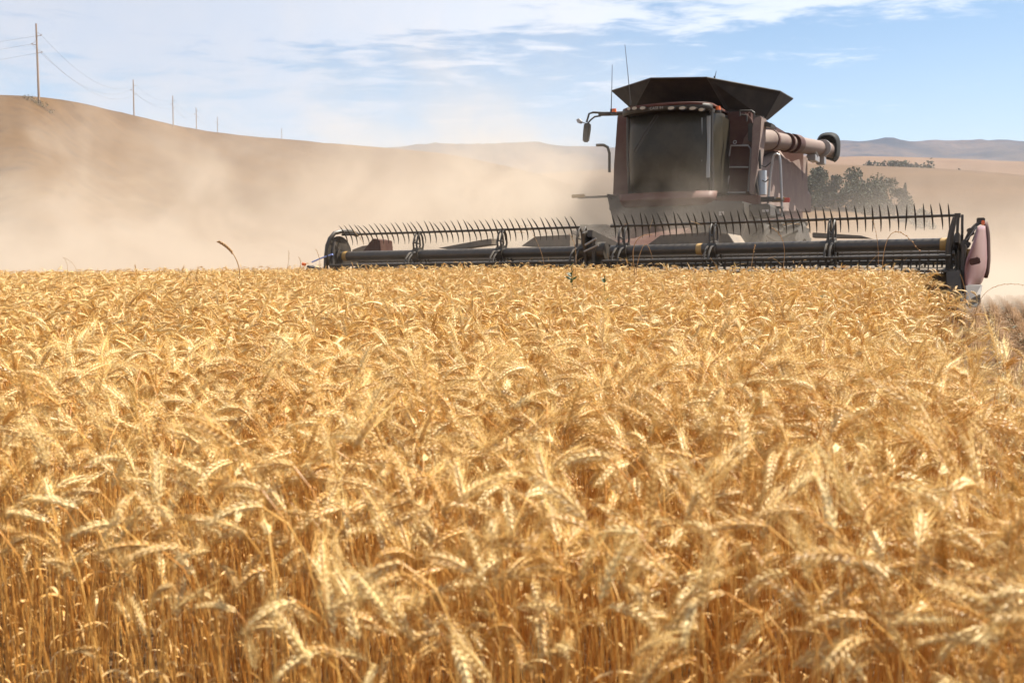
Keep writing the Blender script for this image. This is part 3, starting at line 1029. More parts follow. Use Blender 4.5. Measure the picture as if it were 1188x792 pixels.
# wheels
def wheel(u, v, r, w):
    c = Vector((u, v, r))
    prof = [(-w / 2, r * .55), (-w / 2, r * .82), (-w * .42, r * .93), (w * .42, r * .93), (w / 2, r * .82), (w / 2, r * .55)]
    m = MB()
    n = 40
    rows = [[c + Vector((x, q * math.cos(2 * math.pi * k / n), q * math.sin(2 * math.pi * k / n))) for k in range(n + 1)] for x, q in prof]
    m.grid(rows)
    for k in range(22):
        for s in (-1, 1):
            a = 2 * math.pi * (k + (0.5 if s > 0 else 0)) / 22
            p = c + Vector((s * w * .24, r * .955 * math.cos(a), r * .955 * math.sin(a)))
            M3 = Matrix.Rotation(a, 3, 'X') @ Matrix.Rotation(s * R(35), 3, 'Z')
            vs_ = [p + M3 @ Vector(q) for q in ((-w * .27, -.03, -.035), (w * .27, -.03, -.035), (w * .27, .03, -.035), (-w * .27, .03, -.035), (-w * .27, -.025, .04), (w * .27, -.025, .04), (w * .27, .025, .04), (-w * .27, .025, .04))]
            M4 = Matrix.Rotation(a - math.pi / 2, 3, 'X')
            m.add([p + M4 @ (Matrix.Rotation(s * R(35), 3, 'Z') @ Vector(q)) for q in ((-w * .27, -.03, -.035), (w * .27, -.03, -.035), (w * .27, .03, -.035), (-w * .27, .03, -.035), (-w * .27, -.025, .04), (w * .27, -.025, .04), (w * .27, .025, .04), (-w * .27, .025, .04))],
                  [(0, 3, 2, 1), (4, 5, 6, 7), (0, 1, 5, 4), (1, 2, 6, 5), (2, 3, 7, 6), (3, 0, 4, 7)])
    wh = m.build('wheel', M_rubber, combine)
    MB().cyl(c - Vector((w * .3, 0, 0)), c + Vector((w * .3, 0, 0)), r * .56, 28).build('rim', M_grey, wh, smooth=True)
    return wh


for u in (UC - 1.55, UC - 2.35, UC + 1.55, UC + 2.35):
    wheel(u, 5.3, 1.0, .68)
for u in (UC - 1.4, UC + 1.4):
    wheel(u, 10.2, .72, .55)
MB().cyl((UC - 2.4, 5.3, 1.0), (UC + 2.4, 5.3, 1.0), .14, 12).build('axle', M_black, combine, smooth=True)
MB().cyl((UC - 1.6, 10.2, .72), (UC + 1.6, 10.2, .72), .10, 12).build('axle', M_black, combine, smooth=True)
MB().box((UC, 11.6, 1.9), (2.3, 1.2, 1.5)).build('straw_hood', M_dred, combine, bevel=.08)

# ------------------------------------------------------------------ poles and cables on the ridge
def ridge_pt(px, py, D):
    d = ray(px, py)
    return Vector((0, 0, CAM_Z)) + d * (D / d.y)


pole_px = [(45, 113, 200), (155.5, 135.5, 340), (201, 146, 405), (228, 153, 500), (252.5, 158.5, 610), (327, 168, 720)]
POLE_H = [14.0, 12.0, 11.6, 11.6, 11.5, 11.5]
POLE_LAB = ['tallest wooden power pole standing on the brow of the brown hill', 'second wooden power pole along the hill ridge, next to the tallest',
            'third wooden power pole along the ridge, half the height of the tallest', 'small power pole fourth along the ridge, paler in the haze',
            'tiny faded power pole fifth along the ridge', 'farthest faint power pole, alone on the low end of the ridge']
brk = [(0.83, 1), (0.71, -1), (0.60, 1)]
tops = []
for i, ((px, py, D), h) in enumerate(zip(pole_px, POLE_H)):
    b = ridge_pt(px, py, D)
    root = tag(empty('utility_pole', b), POLE_LAB[i], 'power pole', 'wooden power poles along the ridge')
    lean = Vector((-0.012 * h if i == 0 else -0.004 * h, 0, h))
    MB().tube([(0, 0, -1.5), (0, 0, 0), tuple(lean * .5), tuple(lean)], [.24, .22, .19, .15], 10).build('post', M_wood, root, smooth=True)
    tp = []
    for f, s in brk:
        p = lean * f
        e = p + Vector((s * 0.95, 0, 0.18))
        br = MB().cyl(p, e, .06, 6).cyl(p + Vector((0, 0, .9)) * s if s > 0 else p + Vector((0, 0, .9)), e, .03, 6).build('bracket', M_wood, root)
        MB().cyl(e + Vector((0, 0, -.12)), e + Vector((0, 0, .16)), .08, 8).build('insulator', M_letter, br)
        tp.append(b + e)
    tops.append(tp)
    if i == 0:
        pass
start = [Vector((-190, 205, tops[0][k].z - 2.0 - 1.2 * k)) for k in range(3)]
b = Vector((-190, 205, start[0].z - 11.8))
CABLE_LAB = ['thin black power cable on the highest brackets of the ridge poles', 'thin black power cable on the brackets to the other side of the ridge poles', 'thin black power cable on the lowest brackets of the ridge poles']
for k in range(3):
    pts = []
    chain = [start[k]] + [t[k] for t in tops]
    for a, c in zip(chain[:-1], chain[1:]):
        n = 14
        span = (c - a).length
        for i in range(n):
            t = i / n
            pts.append(a.lerp(c, t) - Vector((0, 0, span * 0.032 * 4 * t * (1 - t))))
    pts.append(chain[-1])
    o = MB().tube(pts, 0.019, 5).build('power_cable', M_wire)
    tag(o, CABLE_LAB[k], 'cable', 'cables between the ridge poles')


# ------------------------------------------------------------------ trees
def leaf_mat(name, c1, c2):
    m = bpy.data.materials.new(name)
    m.use_nodes = True
    nt = m.node_tree
    b = nt.nodes['Principled BSDF']
    b.inputs['Roughness'].default_value = 0.7
    b.inputs['Specular IOR Level'].default_value = 0.2
    g = nd(nt, 'ShaderNodeNewGeometry')
    f = mth(nt, 'MULTIPLY', g.outputs['Random Per Island'], 1.0)
    nt.links.new(mixc(nt, f, c1, c2), b.inputs['Base Color'])
    return m


M_leaf = leaf_mat('tree_leaves', (0.016, 0.024, 0.010), (0.042, 0.054, 0.021))
M_leafd = leaf_mat('dark_leaves', (0.018, 0.027, 0.016), (0.04, 0.052, 0.026))
M_scrub = leaf_mat('dry_scrub', (0.09, 0.07, 0.03), (0.13, 0.10, 0.045))
M_bark = mat('bark', (0.10, 0.075, 0.055), 0.9, 0, 0.1)


def on_hill(x, y):
    """Height of the terrain at a point, from the built meshes."""
    dg = bpy.context.evaluated_depsgraph_get()
    best = None
    for o in SC.objects:
        if o.type == 'MESH' and o.get('kind') == 'structure':
            ok, loc, _n, _i = o.ray_cast(Vector((x, y, 900)), Vector((0, 0, -1)))
            if ok and (best is None or loc.z > best):
                best = loc.z
    return best if best is not None else 0.0


def tree(px, D, h, w, seed, label, cat='tree', name='tree', material=None, conifer=False, parts=True, n=1500, group=None, leaf=0.36):
    r = random.Random(seed)
    x, y = px_az(px) * D, D
    z = on_hill(x, y)
    root = empty(name, (x, y, z - .2)) if parts else None
    n = int(n * 1.6) if parts else n
    V, F = [], []
    if conifer:
        for _ in range(n):
            t = r.random() ** 0.7
            zz = h * (1 - t) + h * .06
            rr = w / 2 * t * (0.55 + .45 * r.random()) * (0.8 + .35 * math.sin(zz * 5))
            a = r.uniform(0, 2 * math.pi)
            c = Vector((rr * math.cos(a), rr * math.sin(a), zz))
            _leaf(V, F, c, leaf, r)
    else:
        clumps = []
        k = r.randint(9, 13)
        for i in range(k):
            a = r.uniform(0, 2 * math.pi)
            q = r.random() ** .5
            zz = h * r.uniform(.10, .90)
            lim = w / 2 * (1 - max(0, zz / h - .4) * 1.2)
            clumps.append((Vector((lim * q * math.cos(a), lim * q * math.sin(a), zz)), r.uniform(.14, .25) * w))
        for _ in range(n):
            c, s = r.choice(clumps)
            d = Vector((r.gauss(0, 1), r.gauss(0, 1), r.gauss(0, .8)))
            d = d.normalized() * (s * r.random() ** .45)
            _leaf(V, F, c + d, leaf, r)
    if parts:
        MB().add(V, F).build('crown', material or M_leaf, root)
        t = MB().tube([(0, 0, -.3), (.05, 0, h * .3), (-.05, .05, h * .6)], [h * .035, h * .026, h * .012], 8)
        if not conifer:
            for c, s in clumps[:6]:
                t.tube([(0, 0, h * .28), tuple(c * .6 + Vector((0, 0, h * .1))), tuple(c)], [h * .018, h * .012, h * .005], 5)
        t.build('trunk', M_bark, root, smooth=True)
        return tag(root, label, cat, group)
    V.extend([(-.12, 0, -1.0), (.12, 0, -1.0), (0, 0, h * .4)]); F.append((len(V) - 3, len(V) - 2, len(V) - 1))
    o = MB().add(V, F).build(name, material or M_leaf)
    o.location = (x, y, z)
    return tag(o, label, cat, group)


def _leaf(V, F, c, s, r):
    a = Vector((r.gauss(0, 1), r.gauss(0, 1), r.gauss(0, 1))).normalized()
    b = a.orthogonal().normalized()
    b = Matrix.Rotation(r.uniform(0, 6.28), 3, a) @ b
    t = a.cross(b)
    s *= r.uniform(.6, 1.3)
    i = len(V)
    V.extend([c + b * s, c + t * s * .55, c - b * s, c - t * s * .55])
    F.append((i, i + 1, i + 2, i + 3))


GT = 'trees on the slope behind the combine'
tree(934, 262, 8.0, 10, 3, 'low round tree right beside the combine, first of the clump', group=GT, n=1300)
tree(951, 268, 10.4, 12, 5, 'broad dark tree rising just past the end of the unloading auger', group=GT, n=2600)
tree(967, 262, 9.0, 9, 6, 'dark tree filling the dip between the two broad crowns', group=GT, n=1600, material=M_leafd)
tree(988, 270, 11.2, 12, 8, 'tallest broad tree in the middle of the clump', group=GT, n=2800)
tree(1004, 266, 10.0, 11, 12, 'leafy tree joined to the tallest one, a little shorter', group=GT, n=2000)
tree(1023, 268, 10.6, 11, 14, 'loose crowned tree at the outer end of the clump', group=GT, n=1800)
tree(1035, 264, 8.5, 8, 15, 'small low tree under the loose crowned one', group=GT, n=1200)
tree(1047, 262, 9.5, 4.2, 16, 'pointed conifer standing alone beside the clump of trees', 'tree', 'conifer_tree', M_leafd, True, n=1300, group=GT)
tree(1066, 250, 5, 6, 17, 'low bush beside the pointed conifer, faded by dust', 'bush', 'bush', n=700)
r_ = random.Random(44)
for i, (px, h, w) in enumerate([(1003, 7, 9), (1012, 8.5, 11), (1019, 9.5, 10), (1027, 7.5, 12), (1038, 7, 11), (1047, 7.5, 8), (1055, 7, 10), (1072, 8, 9), (1102, 6, 10), (1112, 7, 10), (1124, 9, 9), (1131, 7, 8)]):
    tree(px, 500 + r_.uniform(5, 25), h * .8, w, 60 + i, 'small dark bush in the far line of bushes along the field edge', 'bush', 'bush', M_leafd, parts=False, n=260, group='bushes along the far field edge', leaf=.75)
tree(147, 335, 2.6, 4.5, 90, 'lone bush on the ridge beside the second power pole', 'bush', 'bush', parts=False, n=300, leaf=.35)
for i, px in enumerate((38, 43, 50, 56, 64)):
    tree(px, 197, 0.55 + .2 * (i % 2), 3.2, 100 + i, 'low dry scrub tuft around the foot of the tallest power pole', 'scrub', 'scrub_tuft', M_scrub, parts=False, n=140, leaf=.13, group='scrub at the foot of the tallest pole')

# ------------------------------------------------------------------ wheat
def wheat_mat(name, c1, c2, trans=0.25, rough=0.55, island=False, spec=0.55):
    m = bpy.data.materials.new(name)
    m.use_nodes = True
    nt = m.node_tree
    nt.nodes.clear()
    out = nd(nt, 'ShaderNodeOutputMaterial')
    b = nd(nt, 'ShaderNodeBsdfPrincipled')
    tr = nd(nt, 'ShaderNodeBsdfTranslucent')
    mx = nd(nt, 'ShaderNodeMixShader')
    oi = nd(nt, 'ShaderNodeObjectInfo')
    f = oi.outputs['Random']
    g = nd(nt, 'ShaderNodeNewGeometry')
    if island:
        f = mth(nt, 'ADD', mth(nt, 'MULTIPLY', f, 0.7), mth(nt, 'MULTIPLY', g.outputs['Random Per Island'], 0.3))
    t = nd(nt, 'ShaderNodeTexCoord')
    n1 = ntex(nt, t.outputs['Object'], 90, 2, 0.5)
    col = mixc(nt, f, c1, c2)
    col = mixc(nt, mrange(nt, n1, 0.35, 0.75, 0, 0.35), col, tuple(c * 0.6 for c in c1))
    nt.links.new(col, b.inputs['Base Color'])
    nt.links.new(mixc(nt, 1.0, col, (1.0, 0.86, 0.62), 'MULTIPLY'), tr.inputs['Color'])
    b.inputs['Roughness'].default_value = rough
    b.inputs['Specular IOR Level'].default_value = spec
    mx.inputs[0].default_value = trans
    nt.links.new(b.outputs[0], mx.inputs[1])
    nt.links.new(tr.outputs[0], mx.inputs[2])
    nt.links.new(mx.outputs[0], out.inputs[0])
    return m


M_stem = wheat_mat('wheat_stem', (0.53, 0.212, 0.036), (0.80, 0.48, 0.14), 0.12, 0.36)
M_ear = wheat_mat('wheat_ear', (0.60, 0.30, 0.048), (0.90, 0.745, 0.39), 0.20, 0.34, True, 0.7)
M_awn = wheat_mat('wheat_awn', (0.78, 0.47, 0.115), (0.90, 0.70, 0.30), 0.28, 0.35)
M_wleaf = wheat_mat('wheat_leaf', (0.58, 0.31, 0.08), (0.84, 0.62, 0.30), 0.28, 0.55, False, 0.25)
WM = [M_stem, M_ear, M_awn, M_wleaf]


def stalk_geo(seed, near, nod, lean, nleaf=1):
    """Returns dict part -> MB. A stalk 0.86 m high at its top bend, ear nodding by `nod` radians."""
    r = random.Random(seed)
    H = r.uniform(.80, .90)
    EL = r.uniform(.068, .096)
    stem, ear, leaf = MB(), MB(), MB()
    # path
    pts = []
    p = Vector((0, 0, 0))
    phi = lean * .3
    N = 18 if near else 12
    ds = (H + nod * .035) / N
    wob = r.uniform(-.04, .04)
    for i in range(N + 1):
        pts.append(p.copy())
        t = i / N
        phi = lean * (0.3 + .7 * t) + nod * .60 * max(0, (t - .83) / .17) ** 1.5
        p = p + Vector((math.sin(phi), wob * math.sin(t * 6.0), math.cos(phi))) * ds
    rad = [.0019 - .0008 * i / N for i in range(N + 1)]
    stem.tube(pts, rad, 4 if near else 3, cap=False, mi=0)
    for kf in (.28, .55):
        i = int(kf * N)
        stem.tube([pts[i] - Vector((0, 0, .004)), pts[i] + Vector((0, 0, .004))], .0026, 4 if near else 3, cap=False, mi=0)
    # ear path
    M = 12
    p = pts[-1].copy()
    ep, et = [], []
    for i in range(M + 1):
        ep.append(p.copy())
        t = i / M
        ph = phi + nod * .38 * t
        d = Vector((math.sin(ph), 0, math.cos(ph)))
        et.append(d)
        p = p + d * (EL / M)
    ear.tube(ep, .0012, 3, cap=False, mi=1)
    tw = r.uniform(0, math.pi)
    n = int(EL / .0052)
    awl = r.uniform(.035, .062)
    for i in range(n):
        t = (i + .5) / n
        k = min(M - 1, int(t * M))
        c = ep[k].lerp(ep[k + 1], t * M - k)
        d = et[k]
        x0 = Vector((0, 1, 0))
        y0 = d.cross(x0).normalized()
        x = (x0 * math.cos(tw) + y0 * math.sin(tw))
        y = d.cross(x)
        s = 1 if i % 2 == 0 else -1
        size = (0.72 + .5 * math.sin(math.pi * min(1, t * 1.15 + .12))) * r.uniform(.9, 1.12)
        for q in ((-1, 1) if near else (0,)):
            ax = (d + x * s * .36 + y * q * .26 + Vector((r.gauss(0, .05), r.gauss(0, .05), r.gauss(0, .05)))).normalized()
            base = c + x * s * .0018 + y * q * .0011
            ln = .0115 * size
            rw = (.00185 if near else .0029) * size
            if near:
                rows = [0.0, .3, .65, 1.0]
                rr = [.35, 1.0, .8, .06]
                ear.tube([base + ax * ln * a for a in rows], [rw * b_ for b_ in rr], 5, cap=False, mi=1)
            else:
                ear.tube([base, base + ax * ln * .45, base + ax * ln], [rw * .35, rw, rw * .08], 4, cap=False, mi=1)
            # awn
            if near or i % 2 == 0 or True:
                a0 = base + ax * ln * .9
                al = awl * r.uniform(.6, 1.15)
                ad = (ax + d * .9 + Vector((r.gauss(0, .10), r.gauss(0, .10), r.gauss(0, .10)))).normalized()
                w_ = .00042 if near else .00065
                sx = ad.orthogonal().normalized() * w_
                sy = ad.cross(sx)
                mid_ = a0 + ad * al * .5
                tip = a0 + ad * al + Vector((0, 0, -.004)) + x * s * .005
                ear.add([a0 + sx, a0 - sx * .5 + sy * .87, a0 - sx * .5 - sy * .87, tip], [(0, 1, 3), (1, 2, 3), (2, 0, 3)] if near else [(0, 1, 3), (1, 2, 3)], mi=2)
    # dry leaves
    for j in range(nleaf):
        zf = r.uniform(.50, .80)
        b0 = pts[int(zf * N)]
        a = r.uniform(0, 6.28)
        ll = r.uniform(.05, .13)
        K = 8 if near else 5
        q = b0.copy()
        el = r.uniform(.2, 1.1)
        rows = []
        tws = r.uniform(-2.5, 2.5)
        for i in range(K + 1):
            t = i / K
            e = el - t * 2.2
            dd = Vector((math.cos(a) * math.cos(e), math.sin(a) * math.cos(e), math.sin(e)))
            sd = Vector((-math.sin(a), math.cos(a), 0))
            sd = Matrix.Rotation(tws * t, 3, dd) @ sd
            wv = .0030 * math.sin(math.pi * (.12 + .88 * t)) ** .7 if t < 1 else .0004
            rows.append([q + sd * wv, q - sd * wv])
            q = q + dd * ll / K
            a += r.uniform(-.25, .25)
        leaf.grid(rows, mi=3)
    return stem, ear, leaf


def raw(mb, name, mats):
    me = bpy.data.meshes.new(name)
    me.from_pydata(mb.v, [], mb.f)
    for m_ in mats: me.materials.append(m_)
    me.polygons.foreach_set('material_index', mb.m)
    me.polygons.foreach_set('use_smooth', [True] * len(me.polygons))
    me.update()
    return me


def merge(*mbs):
    o = MB()
    for b_ in mbs:
        o.add(b_.v, b_.f)
        o.m[-len(b_.f):] = b_.m if b_.f else []
    return o


# variant library
NODS = [2.5, 2.2, 1.9, 1.6, 1.35, 1.1, .8, .4, 2.35, 2.0, 1.7, 1.2, .55, 2.65]
near_parts, var_objs = [], []
vcol = bpy.data.collections.new('wheat_library')
NV = len(NODS)
for i, nod in enumerate(NODS):
    le = 0.06 + .13 * random.Random(i).random()
    parts = stalk_geo(200 + i, True, nod, le, 1)
    near_parts.append(parts)
    me = raw(merge(*parts), 'wheat_near', WM)
    o = bpy.data.objects.new('a_wheat_%02d' % i, me); vcol.objects.link(o)
for i, nod in enumerate(NODS):
    le = 0.06 + .16 * random.Random(50 + i).random()
    parts = stalk_geo(400 + i, False, nod, le, 1)
    me = raw(merge(*parts), 'wheat_far', WM)
    o = bpy.data.objects.new('b_wheat_%02d' % i, me); vcol.objects.link(o)


def edge_x(y):
    """Where the standing crop ends on the cut side."""
    return np.where(y > 3.5, 1.52 + .416 * (y - 3.5), 1.52 - .05 * (y - 3.5))


def front_y(x):
    """Ragged near edge of the crop."""
    return 1.24 + .82 * np.clip(-x, -.1, 3) + .10 * np.sin(x * 3.1 + .8) + .06 * np.sin(x * 8.3)


def loc_uv(x, y):
    dx, dy = x - HC.x, y - HC.y
    return dx * cu + dy * su, -dx * su + dy * cu


def sample(y0, y1, dens, margin):
    hw = lambda y: .53 * y + margin
    n = int((y1 - y0) * (hw(y0) + hw(y1)) * dens)
    y = y0 + (y1 - y0) * rng.random(n)
    x = (rng.random(n) * 2 - 1) * hw(y1)
    thin = rng.random(n) < np.clip(.68 + (y - front_y(x)) / .6, 0, 1)
    k = (np.abs(x) < hw(y)) & (x < edge_x(y) + rng.normal(0, .05, n)) & (y > front_y(x)) & thin
    u, v = loc_uv(x, y)
    cut = ((v > -0.70) & (u > ULo - .45)) | ((u > UHi - .42 - .35 * rng.random(n)) & (v > -2.0)) | ((y > 9) & (x > edge_x(y) - .25))
    k &= ~cut
    return x[k], y[k]


X, Y, S = [], [], []
for y0, y1, dn, mg in ((1.0, 2.0, 680, 1.6), (2.0, 3.0, 580, 1.8), (3.0, 4.5, 430, 2.0), (4.5, 7, 380, 2.2), (7, 10, 330, 2.4), (10, 14, 290, 2.6), (14, 19, 260, 3), (19, 25, 200, 3.5), (25, 34, 130, 4)):
    x, y = sample(y0, y1, dn, mg)
    X.append(x); Y.append(y)
X = np.concatenate(X); Y = np.concatenate(Y)
NW = len(X)


def nz2(x, y, s, o):
    return np.array([mnoise.noise((float(a) * s + o, float(b_) * s, o * .37)) for a, b_ in zip(x, y)])


patch = nz2(X, Y, .55, 3.0)
patch2 = nz2(X, Y, 2.2, 9.0)
scl = 1.0 + .05 * patch + .04 * patch2 + rng.normal(0, .05, NW)
# a few overtopping stalks
tall = rng.random(NW) < .012
scl = scl + np.where(tall, rng.uniform(.05, .14, NW), 0)
short = (Y < front_y(X) + 1.0) & (rng.random(NW) < .40)
scl = np.where(short, scl * rng.uniform(.78, .96, NW), scl)
scl = np.clip(scl, .68, 1.22)
vi = rng.integers(0, NV, NW)
vi = np.where(tall, rng.choice([6, 7, 12, 5], NW), vi)
# bending direction: mostly away from the wind, loosely
rot = rng.vonmises(R(200), .35, NW)
tx, ty = rng.normal(0, .09, NW) + .06 * patch2, rng.normal(0, .09, NW)
Z = G(X, Y)
# the 300 largest individuals = nearest in view
inview = (np.abs(X) < .49 * Y) & (Y < 5)
order = np.argsort(np.where(inview, Y, 99))
ind = order[:300]
is_ind = np.zeros(NW, bool); is_ind[ind] = True

# individuals
GRP = 'wheat stalks along the near edge of the field'


def nod_label(n):
    if n > 2.1: return ('wheat stalk with its bearded ear hanging straight down at the near edge of the field', 'near wheat stalks with hanging ears')
    if n > 1.5: return ('wheat stalk with its bearded ear bowed over at the near edge of the field', 'near wheat stalks with bowed ears')
    if n > .9: return ('wheat stalk with its bearded ear leaning out sideways at the near edge of the field', 'near wheat stalks with sideways ears')
    return ('wheat stalk with an upright bearded ear at the near edge of the field', 'near wheat stalks with upright ears')


near_mesh = [[raw(p, n_, WM) for p, n_ in zip(parts, ('wheat_stem', 'ear', 'leaf'))] for parts in near_parts]
for i in ind:
    k = int(vi[i])
    o = bpy.data.objects.new('wheat_stalk', near_mesh[k][0])
    C.objects.link(o)
    lab, grp = nod_label(NODS[k])
    tag(o, lab, 'wheat stalk', grp)
    o.location = (X[i], Y[i], Z[i] - .01)
    o.rotation_euler = (tx[i], ty[i], rot[i])
    o.scale = (scl[i],) * 3
    for nm, me in zip(('ear', 'leaf'), near_mesh[k][1:]):
        c = bpy.data.objects.new(nm, me)
        C.objects.link(c)
        c.parent = o


def scatter(name, pos, rots, scales, idx, coll, material, label):
    me = bpy.data.meshes.new(name)
    me.vertices.add(len(pos))
    me.vertices.foreach_set('co', np.asarray(pos, np.float32).ravel())
    a = me.attributes.new('rot', 'FLOAT_VECTOR', 'POINT'); a.data.foreach_set('vector', np.asarray(rots, np.float32).ravel())
    a = me.attributes.new('scl', 'FLOAT', 'POINT'); a.data.foreach_set('value', np.asarray(scales, np.float32).ravel())
    a = me.attributes.new('idx', 'INT', 'POINT'); a.data.foreach_set('value', np.asarray(idx, np.int32).ravel())
    me.update()
    o = bpy.data.objects.new(name, me)
    C.objects.link(o)
    ng = bpy.data.node_groups.new(name + '_nodes', 'GeometryNodeTree')
    ng.interface.new_socket('Geometry', in_out='INPUT', socket_type='NodeSocketGeometry')
    ng.interface.new_socket('Geometry', in_out='OUTPUT', socket_type='NodeSocketGeometry')
    gi, go = ng.nodes.new('NodeGroupInput'), ng.nodes.new('NodeGroupOutput')
    ci = ng.nodes.new('GeometryNodeCollectionInfo')
    ci.inputs['Collection'].default_value = coll
    ci.inputs['Separate Children'].default_value = True
    ci.inputs['Reset Children'].default_value = True
    ip = ng.nodes.new('GeometryNodeInstanceOnPoints')
    ip.inputs['Pick Instance'].default_value = True

    def attr(n_, t_):
        q = ng.nodes.new('GeometryNodeInputNamedAttribute')
        q.data_type = t_
        q.inputs['Name'].default_value = n_
        return q.outputs[0]
    ng.links.new(gi.outputs[0], ip.inputs['Points'])
    ng.links.new(ci.outputs[0], ip.inputs['Instance'])
    ng.links.new(attr('idx', 'INT'), ip.inputs['Instance Index'])
    e2r = ng.nodes.new('FunctionNodeEulerToRotation')
    ng.links.new(attr('rot', 'FLOAT_VECTOR'), e2r.inputs[0])
    ng.links.new(e2r.outputs[0], ip.inputs['Rotation'])
    ng.links.new(attr('scl', 'FLOAT'), ip.inputs['Scale'])
    ng.links.new(ip.outputs[0], go.inputs[0])
    md = o.modifiers.new('scatter', 'NODES')
    md.node_group = ng
    return tag(o, label, kind='stuff')


rest = ~is_ind
far = Y > 4.2
idx = np.where(far, vi + NV, vi)
scatter('wheat', np.stack([X, Y, Z - .01], 1)[rest], np.stack([tx, ty, rot], 1)[rest], scl[rest], idx[rest], vcol, None,
        'standing golden wheat filling the field up to the header')

M_stub = wheat_mat('cut_straw', (0.20, 0.095, 0.028), (0.34, 0.18, 0.06), 0.1, 0.6)
M_regrow = wheat_mat('stubble_regrowth', (0.05, 0.07, 0.015), (0.10, 0.105, 0.03), 0.2, 0.6)
# ------------------------------------------------------------------ stubble on the cut side
scol = bpy.data.collections.new('stubble_library')
for i in range(6):
    r = random.Random(900 + i)
    m = MB()
    for k in range(7):
        b = Vector((r.gauss(0, .025), r.gauss(0, .012), 0))
        t = b + Vector((r.gauss(0, .03), r.gauss(0, .03), r.uniform(.10, .22)))
        m.tube([b, t], [.0022, .0019], 3, cap=True, mi=0)
    for k in range(5):
        c = Vector((r.gauss(0, .07), r.gauss(0, .06), r.uniform(.005, .06)))
        a = r.uniform(0, 6.28)
        d = Vector((math.cos(a), math.sin(a), r.gauss(0, .25))) * r.uniform(.03, .12)
        m.tube([c - d, c + d], [.0018, .0018], 3, cap=False, mi=2)
    for k in range(3):
        c = Vector((r.gauss(0, .06), r.gauss(0, .05), r.uniform(.01, .10)))
        a = r.uniform(0, 6.28)
        d = Vector((math.cos(a), math.sin(a), .2)) * r.uniform(.03, .07)
        s = Vector((-math.sin(a), math.cos(a), r.gauss(0, .5))) * .006
        m.grid([[c - d + s * .3, c - d - s * .3], [c + s, c - s], [c + d + s * .2, c + d - s * .2]], mi=3)
    me = raw(m, 'stubble_tuft', [M_stub, M_stub, M_stub, M_regrow if i < 4 else M_stub])
    o = bpy.data.objects.new('stubble_%d' % i, me); scol.objects.link(o)
PX, PY = [], []
td = Vector((-.412, -.911)).normalized()      # travel direction on the ground
sd = Vector((td.y, -td.x))                    # across the rows
if sd.x < 0: sd = -sd
org = Vector((7.0, 15.4))
for row in range(-2, 60):
    off = row * .30
    s = -16.0
    while s < 24:
        p = org + sd * off - td * s
        s += rnd.uniform(.035, .075) if p.y < 20 else rnd.uniform(.08, .14)
        if p.y < 2 or p.y > 34 or abs(p.x) > .55 * p.y + 5: continue
        if p.x < float(edge_x(p.y)) + .08 and loc_uv(p.x, p.y)[1] < -.6: continue
        if p.x < 3 and p.y > 12: continue
        PX.append(p.x + rnd.gauss(0, .012)); PY.append(p.y + rnd.gauss(0, .02))
PX = np.array(PX); PY = np.array(PY)
n = len(PX)
scatter('stubble', np.stack([PX, PY, G(PX, PY)], 1), np.stack([rng.normal(0, .08, n), rng.normal(0, .08, n), rng.uniform(0, 6.28, n)], 1), rng.uniform(.75, 1.25, n), rng.integers(0, 6, n), scol, None,
        'rows of cut straw stubble beside the standing wheat')

# ------------------------------------------------------------------ weeds and stray stems
M_green = wheat_mat('weed_green', (0.035, 0.075, 0.016), (0.07, 0.12, 0.03), 0.2, 0.5)
M_drygrass = wheat_mat('dry_grass', (0.36, 0.20, 0.075), (0.42, 0.25, 0.10), 0.15, 0.6)
M_palestraw = wheat_mat('pale_straw', (0.80, 0.72, 0.58), (0.82, 0.74, 0.6), 0.2, 0.5)


def at(px, py, D):
    d = ray(px, py)
    return Vector((0, 0, CAM_Z)) + d * (D / d.y)


def weed(px, py_top, D, w, seed, label):
    r = random.Random(seed)
    top = at(px, py_top, D)
    z0 = float(G(top.x, top.y))
    h = top.z - z0
    root = tag(empty('green_weed', (top.x, top.y, z0)), label, 'weed', 'green weeds standing in the wheat')
    pts = [Vector((.02 * math.sin(t * 5), 0, h * t)) for t in np.linspace(0, 1, 9)]
    MB().tube(pts, [.009 - .005 * i / 8 for i in range(9)], 6).build('stem', M_green, root, smooth=True)
    m = MB()
    for i in range(34):
        t = r.uniform(.45, 1.0)
        c = pts[0].lerp(pts[-1], t)
        a = r.uniform(0, 6.28)
        l = w * r.uniform(.4, 1.0) * (1.25 - t)
        d = Vector((math.cos(a), math.sin(a), r.uniform(.2, .9))).normalized()
        s = d.orthogonal().normalized() * l * .22
        m.grid([[c + s * .2, c - s * .2], [c + d * l * .4 + s, c + d * l * .4 - s], [c + d * l + s * .05, c + d * l - s * .05]])
    m.build('leaves', M_green, root)


weed(666, 305, 9.5, .24, 1, 'tall green weed sticking up from the wheat below the middle of the reel')
weed(704, 320, 9.0, .20, 2, 'short green weed just right of the tall one')
weed(556, 398, 4.7, .045, 3, 'tiny bright green leaf tip in the middle of the wheat')
weed(905, 390, 4.6, .14, 4, 'slim green weed in the wheat below the combine cab ladder')
weed(957, 343, 7.5, .15, 5, 'green weed tip between the ears nearer the header end')


